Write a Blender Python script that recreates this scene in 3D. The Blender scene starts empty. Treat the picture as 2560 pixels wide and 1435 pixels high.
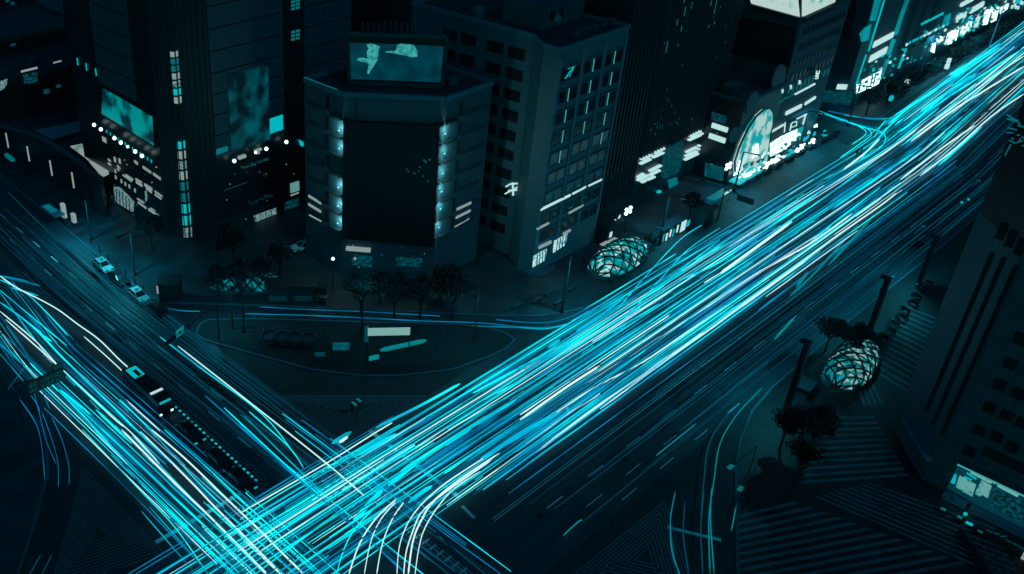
import bpy, math, random
from mathutils import Vector, Matrix
random.seed(7)
R_ = math.radians
# ------------------------------------------------------------------ camera, sky, sun
scene = bpy.context.scene
col = scene.collection
YAW, PITCH, ROLL, CAMH, FPX, CX, CY = 0.854056190, 0.547888957, -0.00498888759, 78.2513, 2368.043, 792.568, 719.93
cyw, syw = math.cos(YAW), math.sin(YAW)
FW = Vector((cyw*math.cos(PITCH), syw*math.cos(PITCH), -math.sin(PITCH)))
_r = Vector((syw, -cyw, 0)); _u = _r.cross(FW)
RT = math.cos(ROLL)*_r + math.sin(ROLL)*_u
UP = -math.sin(ROLL)*_r + math.cos(ROLL)*_u
CAM = Vector((0, 0, CAMH))
cd = bpy.data.cameras.new('camera'); cam = bpy.data.objects.new('camera', cd); col.objects.link(cam)
cd.sensor_width = 36; cd.sensor_fit = 'HORIZONTAL'; cd.lens = 36*FPX/2560
cd.shift_x = (1280-CX)/2560; cd.shift_y = (CY-717.5)/2560
cd.clip_start = 0.5; cd.clip_end = 3000
m = Matrix((RT, UP, -FW)).transposed().to_4x4(); m.translation = CAM
cam.matrix_world = m
scene.camera = cam

SUN_EL, SUN_AZ = R_(48), R_(215)
w = bpy.data.worlds.new("World"); scene.world = w; w.use_nodes = True
nt = w.node_tree; bg = nt.nodes['Background']
sky = nt.nodes.new('ShaderNodeTexSky'); sky.sky_type = 'NISHITA'; sky.sun_disc = False
sky.sun_elevation = R_(3); sky.sun_rotation = R_(235)
mul = nt.nodes.new('ShaderNodeMix'); mul.data_type = 'RGBA'; mul.blend_type = 'MULTIPLY'
mul.inputs[0].default_value = 1; mul.inputs[7].default_value = (0.02, 0.56, 1.0, 1)
nt.links.new(sky.outputs[0], mul.inputs[6]); nt.links.new(mul.outputs[2], bg.inputs[0])
bg.inputs[1].default_value = 0.072
sd = bpy.data.lights.new('moon', 'SUN'); sd.energy = 0.17; sd.angle = R_(12); sd.color = (0.06, 0.70, 1.0)
so = bpy.data.objects.new('moon', sd); col.objects.link(so)
so.rotation_euler = (Vector((0.20, 0.85, -0.75))).to_track_quat('-Z', 'Y').to_euler()
scene.view_settings.view_transform = 'Standard'; scene.view_settings.look = 'None'
scene.view_settings.exposure = 0; scene.view_settings.gamma = 1
scene.render.engine = 'CYCLES'
scene.cycles.use_denoising = True
scene.cycles.max_bounces = 4; scene.cycles.diffuse_bounces = 2; scene.cycles.glossy_bounces = 2
scene.cycles.transparent_max_bounces = 4
scene.cycles.sample_clamp_indirect = 2.0

# ------------------------------------------------------------------ pixel -> world (photo is 2560 wide)
def ray(x, y): return FW + (x-CX)/FPX*RT - (y-CY)/FPX*UP
def G(x, y, z=0.0):
    d = ray(x, y); p = CAM + d*((z-CAMH)/d.z); return Vector((p.x, p.y, z))
def PX(X):
    def f(x, y):
        d = ray(x, y); p = CAM + d*(X/d.x); return Vector((X, p.y, p.z))
    return f
def PY(Y):
    def f(x, y):
        d = ray(x, y); p = CAM + d*(Y/d.y); return Vector((p.x, Y, p.z))
    return f
def bend(x, y): return y + (0.058*(x-207) if x > 207 else 0)

# ------------------------------------------------------------------ materials
_m = {}
def M(name, c=(0.1, 0.1, 0.1), rough=0.7, metal=0.0, noise=0.0, nscale=1.0, bump=0.0, spec=0.5):
    if name in _m: return _m[name]
    mt = bpy.data.materials.new(name); mt.use_nodes = True; n = mt.node_tree; b = n.nodes['Principled BSDF']
    b.inputs['Base Color'].default_value = (*c, 1); b.inputs['Roughness'].default_value = rough
    b.inputs['Metallic'].default_value = metal; b.inputs['Specular IOR Level'].default_value = spec
    if noise:
        tc = n.nodes.new('ShaderNodeTexCoord'); geo = n.nodes.new('ShaderNodeNewGeometry')
        t = n.nodes.new('ShaderNodeTexNoise'); t.inputs['Scale'].default_value = nscale; t.inputs['Detail'].default_value = 6
        n.links.new(geo.outputs['Position'], t.inputs['Vector'])
        r = n.nodes.new('ShaderNodeMapRange'); r.inputs[1].default_value = 0.3; r.inputs[2].default_value = 0.7
        r.inputs[3].default_value = 1-noise; r.inputs[4].default_value = 1+noise
        n.links.new(t.outputs[0], r.inputs[0])
        mx = n.nodes.new('ShaderNodeMix'); mx.data_type = 'RGBA'; mx.blend_type = 'MULTIPLY'; mx.inputs[0].default_value = 1
        mx.inputs[6].default_value = (*c, 1); n.links.new(r.outputs[0], mx.inputs[7]); n.links.new(mx.outputs[2], b.inputs['Base Color'])
        if bump:
            bp = n.nodes.new('ShaderNodeBump'); bp.inputs['Strength'].default_value = bump
            n.links.new(t.outputs[0], bp.inputs['Height']); n.links.new(bp.outputs[0], b.inputs['Normal'])
    _m[name] = mt; return mt
def TILE(name, c, c2, sx, sz, mort=0.03, rough=0.6):
    """wall cladding with joints, mapped on the world position (x+y along the wall, z up)"""
    if name in _m: return _m[name]
    mt = bpy.data.materials.new(name); mt.use_nodes = True; n = mt.node_tree; b = n.nodes['Principled BSDF']
    geo = n.nodes.new('ShaderNodeNewGeometry'); sp = n.nodes.new('ShaderNodeSeparateXYZ'); ad = n.nodes.new('ShaderNodeMath')
    cb = n.nodes.new('ShaderNodeCombineXYZ'); br = n.nodes.new('ShaderNodeTexBrick')
    n.links.new(geo.outputs['Position'], sp.inputs[0]); n.links.new(sp.outputs[0], ad.inputs[0]); n.links.new(sp.outputs[1], ad.inputs[1])
    n.links.new(ad.outputs[0], cb.inputs[0]); n.links.new(sp.outputs[2], cb.inputs[1]); n.links.new(cb.outputs[0], br.inputs['Vector'])
    br.inputs['Scale'].default_value = 1; br.inputs['Brick Width'].default_value = sx; br.inputs['Row Height'].default_value = sz
    br.inputs['Mortar Size'].default_value = mort; br.offset = 0
    br.inputs['Color1'].default_value = (*c, 1); br.inputs['Color2'].default_value = (*[v*0.86 for v in c], 1); br.inputs['Mortar'].default_value = (*c2, 1)
    n.links.new(br.outputs[0], b.inputs['Base Color']); b.inputs['Roughness'].default_value = rough
    _m[name] = mt; return mt
def E(name, c, s=1.0, noise=None, base=0.0):
    if name in _m: return _m[name]
    mt = bpy.data.materials.new(name); mt.use_nodes = True; n = mt.node_tree; b = n.nodes['Principled BSDF']
    b.inputs['Base Color'].default_value = (0.01, 0.03, 0.04, 1); b.inputs['Roughness'].default_value = 0.5
    b.inputs['Emission Color'].default_value = (*c, 1); b.inputs['Emission Strength'].default_value = s
    if noise:
        sc_, c2, lo, hi = noise
        geo = n.nodes.new('ShaderNodeNewGeometry'); t = n.nodes.new('ShaderNodeTexNoise'); t.inputs['Scale'].default_value = sc_
        t.inputs['Detail'].default_value = 3; n.links.new(geo.outputs['Position'], t.inputs['Vector'])
        r = n.nodes.new('ShaderNodeValToRGB'); r.color_ramp.elements[0].position = lo; r.color_ramp.elements[1].position = hi
        r.color_ramp.elements[0].color = (*c2, 1); r.color_ramp.elements[1].color = (*c, 1)
        n.links.new(t.outputs[0], r.inputs[0]); n.links.new(r.outputs[0], b.inputs['Emission Color'])
    _m[name] = mt; return mt
def T(v, r=0.20): return (v*r, v*0.74, v*1.06)      # teal-grey of lightness v
ASPH = M('asphalt', (0.009, 0.046, 0.072), 0.75, noise=0.35, nscale=0.22, bump=0.05)
def TRACK(name, c, vx, vy):
    mt = bpy.data.materials.new(name); mt.use_nodes = True; n = mt.node_tree; b = n.nodes['Principled BSDF']
    geo = n.nodes.new('ShaderNodeNewGeometry'); mp = n.nodes.new('ShaderNodeMapping'); mp.inputs['Scale'].default_value = (vx, vy, 1)
    n.links.new(geo.outputs['Position'], mp.inputs['Vector'])
    t = n.nodes.new('ShaderNodeTexNoise'); t.inputs['Scale'].default_value = 1; t.inputs['Detail'].default_value = 5; n.links.new(mp.outputs[0], t.inputs['Vector'])
    t2 = n.nodes.new('ShaderNodeTexNoise'); t2.inputs['Scale'].default_value = 0.12; t2.inputs['Detail'].default_value = 8; n.links.new(geo.outputs['Position'], t2.inputs['Vector'])
    ad = n.nodes.new('ShaderNodeMath'); ad.operation = 'ADD'; n.links.new(t.outputs[0], ad.inputs[0]); n.links.new(t2.outputs[0], ad.inputs[1])
    r = n.nodes.new('ShaderNodeMapRange'); r.inputs[1].default_value = 0.72; r.inputs[2].default_value = 1.28; r.inputs[3].default_value = 0.45; r.inputs[4].default_value = 1.6
    n.links.new(ad.outputs[0], r.inputs[0])
    mx = n.nodes.new('ShaderNodeMix'); mx.data_type = 'RGBA'; mx.blend_type = 'MULTIPLY'; mx.inputs[0].default_value = 1
    mx.inputs[6].default_value = (*c, 1); n.links.new(r.outputs[0], mx.inputs[7]); n.links.new(mx.outputs[2], b.inputs['Base Color'])
    b.inputs['Roughness'].default_value = 0.62; return mt
ASPH_X = TRACK('asphalt_tracks', (0.008, 0.052, 0.070), 0.035, 1.3)
ASPH_Y = TRACK('asphalt_tracks', (0.008, 0.052, 0.070), 1.3, 0.035)
ASPH2 = M('side_asphalt', (0.008, 0.034, 0.045), 0.8, noise=0.35, nscale=0.3)
PAVE = M('paving', (0.010, 0.056, 0.080), 0.7, noise=0.3, nscale=0.8)
KERB = M('kerb_stone', T(0.16, 0.2), 0.8, noise=0.2, nscale=2)
PAINT = M('road_paint', (0.40, 0.84, 0.88), 0.6, noise=0.15, nscale=3)
PAINT2 = M('worn_paint', (0.05, 0.19, 0.24), 0.7, noise=0.3, nscale=1.5)
GRASS = M('dark_lawn', (0.006, 0.022, 0.027), 0.95, noise=0.5, nscale=2.5)
STONE = TILE('stone_cladding', T(0.135), T(0.07), 1.7, 1.15)
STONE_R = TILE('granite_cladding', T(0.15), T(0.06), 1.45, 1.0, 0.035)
PANEL = TILE('metal_panels', T(0.15), T(0.06), 1.9, 0.58, 0.02, 0.45)
DARKW = TILE('dark_cladding', T(0.040), T(0.024), 1.6, 1.7, 0.05, 0.35)
BLACKG = M('black_glass', (0.010, 0.030, 0.040), 0.16)
GLASS = M('window_glass', (0.008, 0.026, 0.034), 0.15)
METAL = M('dark_metal', (0.012, 0.032, 0.042), 0.6, 0.2)
STEEL = M('grey_steel', T(0.2), 0.45, 0.4)
CONC = M('concrete', T(0.10), 0.85, noise=0.25, nscale=0.7)
ROOFM = M('roof_felt', T(0.045), 0.9, noise=0.4, nscale=0.6)
BARK = M('bark', (0.012, 0.022, 0.022), 0.9)
LEAF = M('leaves', (0.007, 0.024, 0.029), 0.75, noise=0.5, nscale=2.0)
LEAF2 = M('hedge_leaves', (0.012, 0.042, 0.048), 0.8, noise=0.5, nscale=2.0)
WHITEP = M('white_paint', (0.5, 0.72, 0.74), 0.35)
SILVER = M('silver_paint', (0.22, 0.42, 0.47), 0.3, 0.5)
BLACKP = M('black_paint', (0.01, 0.02, 0.025), 0.25)
RUB = M('rubber', (0.01, 0.015, 0.02), 0.9)
SOLAR = M('mesh_cloth', T(0.05), 0.9)
# things that give off light
LW = E('lamp_white', (0.50, 0.80, 0.80), 0.95)
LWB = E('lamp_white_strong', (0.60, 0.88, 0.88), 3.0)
LG = E('lamp_grey', (0.25, 0.335, 0.325), 0.9)
LC = E('lamp_cyan', (0.0, 0.50, 0.55), 0.9)
LCD = E('lamp_teal', (0.0, 0.17, 0.20), 0.8)
LBD = E('lamp_blue_dim', (0.0, 0.06, 0.09), 0.8)
SHOP = E('shop_interior', (0.55, 0.86, 0.86), 1.1, (3.0, (0.0, 0.25, 0.30), 0.36, 0.56))
SHOPG = E('shop_interior_muted', (0.24, 0.34, 0.33), 0.9, (3.2, (0.0, 0.12, 0.15), 0.40, 0.58))
SHOPD = E('dim_interior', (0.0, 0.11, 0.14), 0.8, (2.6, (0.0, 0.01, 0.015), 0.42, 0.66))
SHOPX = E('shop_glare', (0.48, 0.88, 0.88), 4.0, (3.0, (0.0, 0.03, 0.04), 0.40, 0.54))
TW = E('trail_white', (0.60, 0.93, 0.93), 1.1)
TC = E('trail_cyan', (0.0, 0.93, 1.0), 1.15, (0.07, (0.0, 0.36, 0.58), 0.36, 0.56))
TC2 = E('trail_teal', (0.0, 0.50, 0.66), 1.0, (0.09, (0.0, 0.13, 0.22), 0.38, 0.6))
TB = E('trail_blue', (0.0, 0.25, 0.54), 1.0, (0.11, (0.0, 0.07, 0.17), 0.38, 0.6))
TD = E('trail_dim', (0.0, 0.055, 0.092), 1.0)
TG = E('trail_green', (0.0, 0.21, 0.25), 1.0)

# ------------------------------------------------------------------ mesh builder
class MB:
    def __init__(s): s.v = []; s.f = []; s.mi = []; s.mats = []; s.cur = 0
    def mat(s, mt):
        if mt not in s.mats: s.mats.append(mt)
        s.cur = s.mats.index(mt); return s
    def face(s, idx): s.f.append(tuple(idx)); s.mi.append(s.cur)
    def box(s, x0, y0, z0, x1, y1, z1):
        b = len(s.v)
        s.v += [Vector(p) for p in ((x0,y0,z0),(x1,y0,z0),(x1,y1,z0),(x0,y1,z0),(x0,y0,z1),(x1,y0,z1),(x1,y1,z1),(x0,y1,z1))]
        for f in ((0,3,2,1),(4,5,6,7),(0,1,5,4),(1,2,6,5),(2,3,7,6),(3,0,4,7)): s.face([b+i for i in f])
        return s
    def prism(s, pts, off):
        pts = [Vector(p) for p in pts]; off = Vector(off); n = len(pts); b = len(s.v)
        nrm = Vector((0,0,0))
        for i in range(n):
            a, c = pts[i], pts[(i+1) % n]; nrm += a.cross(c)
        if nrm.dot(off) < 0: pts = pts[::-1]
        s.v += pts + [p+off for p in pts]
        s.face(range(b+n-1, b-1, -1)); s.face(range(b+n, b+2*n))
        for i in range(n):
            j = (i+1) % n; s.face((b+i, b+j, b+n+j, b+n+i))
        return s
    def poly(s, pts2, z0, z1): return s.prism([(p[0], p[1], z0) for p in pts2], (0, 0, z1-z0))
    def bar(s, p, q, w, h=None, up=(0,0,1)):
        h = w if h is None else h; p = Vector(p); q = Vector(q); d = (q-p)
        if d.length < 1e-6: return s
        d.normalize(); up = Vector(up)
        if abs(d.dot(up)) > 0.98: up = Vector((1,0,0))
        a = d.cross(up).normalized()*(w/2); b_ = a.cross(d).normalized()*(h/2)
        return s.prism([p-a-b_, p+a-b_, p+a+b_, p-a+b_], q-p)
    def path(s, pts, w, h):
        """flat bar that follows a path of points"""
        pts = [Vector(p) for p in pts]
        if len(pts) > 1:
            tl = min(3.5, (pts[-1]-pts[0]).length*0.2)
            d0 = pts[1]-pts[0]; d1 = pts[-2]-pts[-1]
            if d0.length > tl*1.05: pts.insert(1, pts[0]+d0.normalized()*tl)
            if d1.length > tl*1.05: pts.insert(len(pts)-1, pts[-1]+d1.normalized()*tl)
        b = len(s.v); n = len(pts); w0 = w
        for i, p in enumerate(pts):
            w = w0*0.12 if i in (0, n-1) else w0
            d = (pts[min(i+1, n-1)]-pts[max(i-1, 0)]); d.z = 0
            d.normalize(); a = Vector((-d.y, d.x, 0))*(w/2)
            s.v += [p-a, p+a, p+a+Vector((0,0,h)), p-a+Vector((0,0,h))]
        s.face((b, b+1, b+2, b+3)); e = b+4*(n-1); s.face((e+3, e+2, e+1, e))
        for i in range(n-1):
            k = b+4*i
            for j in range(4): s.face((k+j, k+4+j, k+4+(j+1) % 4, k+(j+1) % 4))
        return s
    def cyl(s, x, y, z0, z1, r0, r1=None, n=10):
        r1 = r0 if r1 is None else r1; b = len(s.v)
        for z, r in ((z0, r0), (z1, r1)):
            for i in range(n):
                a = 2*math.pi*i/n; s.v.append(Vector((x+r*math.cos(a), y+r*math.sin(a), z)))
        s.face(range(b+n-1, b-1, -1)); s.face(range(b+n, b+2*n))
        for i in range(n):
            j = (i+1) % n; s.face((b+i, b+j, b+n+j, b+n+i))
        return s
    def wheel(s, x, y, z, r, w, n=12):     # axis along y
        b = len(s.v)
        for yy in (y-w/2, y+w/2):
            for i in range(n):
                a = 2*math.pi*i/n; s.v.append(Vector((x+r*math.cos(a), yy, z+r*math.sin(a))))
        s.face(range(b, b+n)); s.face(range(b+2*n-1, b+n-1, -1))
        for i in range(n):
            j = (i+1) % n; s.face((b+j, b+i, b+n+i, b+n+j))
        return s
    def ball(s, c, r, n=8, k=5, sz=1.0):
        b = len(s.v); c = Vector(c)
        s.v.append(c+Vector((0,0,r*sz)))
        for i in range(1, k):
            t = math.pi*i/k
            for j in range(n):
                a = 2*math.pi*j/n; s.v.append(c+Vector((r*math.sin(t)*math.cos(a), r*math.sin(t)*math.sin(a), r*sz*math.cos(t))))
        s.v.append(c-Vector((0,0,r*sz))); last = len(s.v)-1
        for j in range(n): s.face((b, b+1+j, b+1+(j+1) % n))
        for i in range(k-2):
            for j in range(n):
                p0 = b+1+i*n; s.face((p0+j, p0+n+j, p0+n+(j+1) % n, p0+(j+1) % n))
        p0 = b+1+(k-2)*n
        for j in range(n): s.face((p0+(j+1) % n, p0+j, last))
        return s
    def build(s, name, mt=None, parent=None, org=None):
        me = bpy.data.meshes.new(name)
        o0 = Vector(org) if org is not None else (Vector(parent['_org']) if parent is not None else Vector((0,0,0)))
        me.from_pydata([tuple(v-o0) for v in s.v], [], s.f)
        mats = s.mats if s.mats else [mt or METAL]
        for x in mats: me.materials.append(x)
        if s.mats:
            me.polygons.foreach_set('material_index', s.mi)
        me.update()
        o = bpy.data.objects.new(name, me); col.objects.link(o)
        o['_org'] = tuple(o0)
        if parent is not None:
            o.parent = parent
            o.location = o0-Vector(parent['_org'])
        else: o.location = o0
        return o
def tag(o, label=None, cat=None, group=None, kind=None):
    if label: o['label'] = label
    if cat: o['category'] = cat
    if group: o['group'] = group
    if kind: o['kind'] = kind
    return o
def empty(name, loc, label, cat, group=None):
    o = bpy.data.objects.new(name, None); col.objects.link(o); o.location = loc; o['_org'] = tuple(loc); o.empty_display_size = 0.5
    return tag(o, label, cat, group)
def kids(o): return [c for c in bpy.data.objects if c.parent == o]
def copy_tree(o, loc, rz, label, group=None, scale=None):
    def rec(a, par):
        c = a.copy(); col.objects.link(c)
        if par is not None: c.parent = par
        for k in kids(a): rec(k, c)
        return c
    c = rec(o, None); c.location = loc; c.rotation_euler = (0, 0, rz); c['label'] = label
    if scale: c.scale = (scale, scale, scale)
    if group: c['group'] = group
    return c
def struct(name, mb, mt=None): return tag(mb.build(name, mt), kind='structure')
OX, OY = Vector((-1, 0, 0)), Vector((0, -1, 0))       # outward from a wall facing -x / -y
def pan(mb, plane, pts, t=0.06, base=0.0):
    """flat panel on a wall, outline given in photo pixels"""
    out = OX if plane is not None and abs(plane(0, 0).x-plane(100, 100).x) < 1e-6 else OY
    return mb.prism([plane(*p)+out*(0.01+base) for p in pts], out*t)
def strip(mb, plane, a, b, h, t=0.12):
    out = OX if abs(plane(0, 0).x-plane(100, 100).x) < 1e-6 else OY
    p, q = plane(*a), plane(*b); hv = Vector((0, 0, h/2))
    return mb.prism([p-hv+out*0.02, q-hv+out*0.02, q+hv+out*0.02, p+hv+out*0.02], out*t)

# ------------------------------------------------------------------ ground, roads, pavements
struct('ground', MB().poly([(-700,-700),(1600,-700),(1600,1600),(-700,1600)], -0.5, -0.004), ASPH2)
def sheet(pts, z, mt, name): return struct(name, MB().poly(pts, z-0.02, z), mt)
struct('main_road', MB().poly([(-300,36.9),(207,36.9),(600,60.0),(600,88.0),(207,66.2),(-300,66.2)], -0.003, 0.004), ASPH_X)
struct('cross_road', MB().poly([(37,66.203),(62.5,66.203),(62.9,120.7),(65.6,172),(69,260),(58,260),(52,172),(37,111)], -0.003, 0.004), ASPH_Y)
struct('cross_road_south', MB().poly([(37,36.897),(62.5,36.897),(62.5,-200),(37,-200)], -0.003, 0.004), ASPH_Y)
def arc(c, r, a0, a1, n=10): return [(c[0]+r*math.cos(R_(a0+(a1-a0)*i/n)), c[1]+r*math.sin(R_(a0+(a1-a0)*i/n))) for i in range(n+1)]
def SLAB(name, c, sz_, rot):
    mt = bpy.data.materials.new(name); mt.use_nodes = True; n = mt.node_tree; b = n.nodes['Principled BSDF']
    geo = n.nodes.new('ShaderNodeNewGeometry'); mp = n.nodes.new('ShaderNodeMapping'); mp.inputs['Rotation'].default_value = (0, 0, rot); n.links.new(geo.outputs['Position'], mp.inputs['Vector'])
    br = n.nodes.new('ShaderNodeTexBrick'); n.links.new(mp.outputs[0], br.inputs['Vector']); br.inputs['Scale'].default_value = 1; br.inputs['Brick Width'].default_value = sz_; br.inputs['Row Height'].default_value = sz_*0.7; br.inputs['Mortar Size'].default_value = 0.05
    br.inputs['Color1'].default_value = (*c, 1); br.inputs['Color2'].default_value = (*[v*0.6 for v in c], 1); br.inputs['Mortar'].default_value = (*[v*0.4 for v in c], 1)
    t = n.nodes.new('ShaderNodeTexNoise'); t.inputs['Scale'].default_value = 0.18; t.inputs['Detail'].default_value = 6; n.links.new(geo.outputs['Position'], t.inputs['Vector'])
    r = n.nodes.new('ShaderNodeMapRange'); r.inputs[1].default_value = 0.35; r.inputs[2].default_value = 0.65; r.inputs[3].default_value = 0.55; r.inputs[4].default_value = 1.4; n.links.new(t.outputs[0], r.inputs[0])
    mx = n.nodes.new('ShaderNodeMix'); mx.data_type = 'RGBA'; mx.blend_type = 'MULTIPLY'; mx.inputs[0].default_value = 1
    n.links.new(br.outputs[0], mx.inputs[6]); n.links.new(r.outputs[0], mx.inputs[7]); n.links.new(mx.outputs[2], b.inputs['Base Color']); b.inputs['Roughness'].default_value = 0.6; return mt
PAVE = SLAB('paving_slabs', (0.011, 0.058, 0.078), 2.2, 0.0)
def pavement(name, pts, mt, z=0.13):
    """raised slab with a kerb of real height round it"""
    struct(name, MB().poly(pts, -0.4, z), mt)
    k = MB(); n = len(pts)
    cx = sum(p[0] for p in pts)/n; cy = sum(p[1] for p in pts)/n
    for i in range(n):
        a, b = pts[i], pts[(i+1) % n]
        if math.hypot(a[0]-b[0], a[1]-b[1]) > 300: continue
        k.bar((a[0], a[1], 0.05), (b[0], b[1], 0.05), 0.3, 0.21)
    struct('kerb', k, KERB)
BLOCK = [(62.9,111.5),(63.6,109.3),(65.2,107.6),(76.5,96.3),(89.3,83.0),(99.8,72.0),(104,68.2),(109,65.6),(114,64.3),(128.7,63.8),(158,63.4),(190,62.9),(198,63.2),(203.6,65.2),(206.5,69.5),(207,76),(207,300),(75,300),(69,220),(65.8,172),(64.6,150),(64.0,137.8),(62.9,120.7)]
pavement('corner_pavement', BLOCK, PAVE)
FARB = [(223,300),(223,76),(223.6,70.5),(226.5,68.0),(247.7,68.6),(278.6,70.5),(310.9,72.4),(360,75.4),(600,89),(600,300)]
pavement('far_pavement', FARB, PAVE)
isl = [G(x, y) for x, y in ((490,835),(500,812),(520,801),(640,798),(900,806),(1140,812),(1215,820),(1262,833),(1288,850),(1265,872),(1230,890),(1130,925),(1000,940),(900,940),(780,925),(650,890),(560,865),(510,850))]
pavement('traffic_island', [(p.x, p.y) for p in isl], GRASS)
SRB = [(600,59.6),(207,36.6),(167.8,36.4),(134.5,36.8),(113,36.5),(106.2,35.8),(99.8,34.0),(94.5,31.8),(89.5,29.0),(84.3,26.2),(79.1,23.3),(72,19.3),(66,15),(62.8,9),(62.6,-20),(62.6,-200),(600,-200)]
pavement('plaza_pavement', SRB, M('plaza_dark_stone', (0.004, 0.016, 0.021), 0.65, noise=0.45, nscale=0.5))
WB = [(37,111),(35.6,99),(35.3,93.3),(32.0,86.2),(27.2,79.9),(20,71.5),(10,67.5),(-100,67),(-100,200),(36,200),(52,172),(44,140),(40,122)]
pavement('west_pavement', WB, PAVE)
# median strip of the cross road
med = [(50.4,67.9),(50.9,67.9),(51.4,86),(51.9,112),(52.6,126),(51.4,133),(51.2,112),(50.8,86)]
pavement('median_strip', med, M('median_stone', T(0.07), 0.9), 0.1)

# ------------------------------------------------------------------ painted markings
mk = MB()
def mark(p, q, wd=0.15, z=0.008): mk.bar((p[0], p[1], z-0.006), (q[0], q[1], z-0.006), wd, 0.012)
def dashes(x0, y0, ang, per, n, ln=3.0, wd=0.20, skip=()):
    c, s_ = math.cos(ang), math.sin(ang)
    for i in range(n):
        if i in skip: continue
        x, y = x0+c*per*i, y0+s_*per*i; mark((x-c*ln/2, bend(x, y)-s_*ln/2), (x+c*ln/2, bend(x, y)+s_*ln/2), wd)
mk.mat(PAINT)
dashes(73.48, 42.69, 0, 8, 30); dashes(93.18-16, 39.84, 0, 8, 30, wd=0.12); dashes(81.07, 37.75, 0, 8, 4, wd=0.12)
for yy in (51.5, 54.9, 58.2, 61.4): dashes(78, yy, 0, 8, 42)
for x0, y0, n in ((57.87+0.03*27, 146.5+27.3, 15), (54.98+0.03*27, 143.1+27.3, 15)): dashes(x0, y0, -1.59986, 6.83, n, 2.7)
for x0, y0 in ((46.6, 132.0), (43.7, 128.0)): dashes(x0, y0, -1.6, 6.83, 9, 2.7)
dashes(40.9, 108, -1.6, 6.83, 5, 2.7)
for a in range(66, 420, 30): mark((a, bend(a, 45.4)), (a+30, bend(a+30, 45.4)), 0.12); mark((a, bend(a, 45.75)), (a+30, bend(a+30, 45.75)), 0.1)
mark((66.3, 66.1), (65.8, 50.5), 0.6); mark((65.0, 49.4), (64.6, 47.2), 0.4)
mark((35.5, 68.0), (49.4, 67.9), 0.55)
mark((G(1668,1318).x, G(1668,1318).y), (G(1803,1350).x, G(1803,1350).y), 0.45)
# zebra crossing edges and short bars across the avenue
pa, pb = G(852, 1148), G(1012, 1272)
for i in range(26):
    t = i/25; q = pa.lerp(pb, t); mark((q.x-0.28, q.y), (q.x+0.9, q.y+0.05), 0.22)
for i in range(22):
    y = 66-i*1.1; mark((57.2, y), (58.4, y), 0.25)
for i in range(16):
    q = G(1100, 1345).lerp(G(1235, 1440), i/15); mark((q.x, q.y), (q.x+0.1, q.y-1.3), 0.12)
q0, q1 = G(1097, 1340), G(1215, 1437); mark((q0.x, q0.y), (q1.x, q1.y), 0.1)
# arrows on the right hand lanes
for px, py in ((2195, 560), (2300, 573), (2440, 458), (2395, 445)):
    q = G(px, py); mark((q.x-2.2, q.y), (q.x+1.2, q.y), 0.18)
    mk.prism([(q.x+1.1, q.y-0.45, 0.002), (q.x+2.6, q.y, 0.002), (q.x+1.1, q.y+0.45, 0.002)], (0, 0, 0.012))
struct('road_markings', mk)
pt = MB(); random.seed(19)
for i in range(34):
    if i < 20: x, y = random.uniform(66, 200), random.choice((38.6, 41.3, 44.2, 47, 60, 63)); lx, ly = random.uniform(1.5, 9), random.uniform(.6, 1.6)
    else: x, y = random.choice((53, 56.4, 59.6, 43)), random.uniform(70, 150); lx, ly = random.uniform(.6, 1.5), random.uniform(1.5, 8)
    pt.box(x, y, -0.002, x+lx, y+ly, 0.0062)
struct('asphalt_patches', pt, M('patch_asphalt', (0.005, 0.026, 0.034), 0.85, noise=0.3, nscale=1))
mh = MB()
for px, py in ((1020,963),(1560,1150),(1700,1010),(1880,880),(700,1040),(560,905),(420,800),(300,730),(1350,1290),(1180,900)):
    q = G(px, py); mh.cyl(q.x, q.y, -0.002, 0.0072, .42, n=14)
struct('manhole_covers', mh, M('iron_cover', (0.004, 0.015, 0.02), 0.6, 0.4))
# nested chevrons painted on the three triangular zones
ch = MB()
def nest(A, B, C, n, wd, f=0.93):
    A, B, C = Vector(A), Vector(B), Vector(C); ctr = (A+B+C)/3
    for i in range(n):
        s_ = 1-i/n*f
        P = [ctr+(p-ctr)*s_ for p in (A, B, C)]
        for k in range(3): ch.bar((P[k].x, P[k].y, 0.004), (P[(k+1) % 3].x, P[(k+1) % 3].y, 0.004), wd, 0.012)
nest((60.8,80.6,0), (61.4,66.6,0), (77.0,66.2,0), 11, 0.12)
nest((35.6,84,0), (35.3,66.2,0), (23.5,69.5,0), 12, 0.10)
nest((83.0,34.4,0), (66.5,34.8,0), (72.5,24.2,0), 9, 0.13)
struct('chevron_markings', ch, PAINT2)
# light stripes laid in the plaza paving
st = MB(); zt = 0.137
def stripes(quad, n, frac, jitter=0.0):
    a, b, c, d = [G(*p) for p in quad]     # a->b first stripe, d->c last stripe
    for i in range(n):
        t0 = i/n; t1 = (i+frac)/n
        p = [a.lerp(d, t0), b.lerp(c, t0), b.lerp(c, t1), a.lerp(d, t1)]
        st.prism([(v.x, v.y, zt-0.006) for v in p], (0, 0, 0.010))
stripes(((1845,1290),(1985,1255),(2440,1420),(1850,1530)), 12, 0.40)
stripes(((2035,1243),(2560,1470),(2480,1310),(2180,1205)), 9, 0.40)
stripes(((2000,1212),(2270,1192),(2180,1035),(2075,1035)), 11, 0.42)
stripes(((2155,990),(2230,900),(2320,720),(2280,720)), 1, 0.0)
stripes(((2190,935),(2272,985),(2345,790),(2270,760)), 15, 0.40)
stripes(((2140,960),(2158,1018),(2215,1012),(2183,950)), 4, 0.45)
struct('plaza_stripes', st, M('plaza_light_stone', (0.035, 0.14, 0.17), 0.6, noise=0.45, nscale=0.6))

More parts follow.
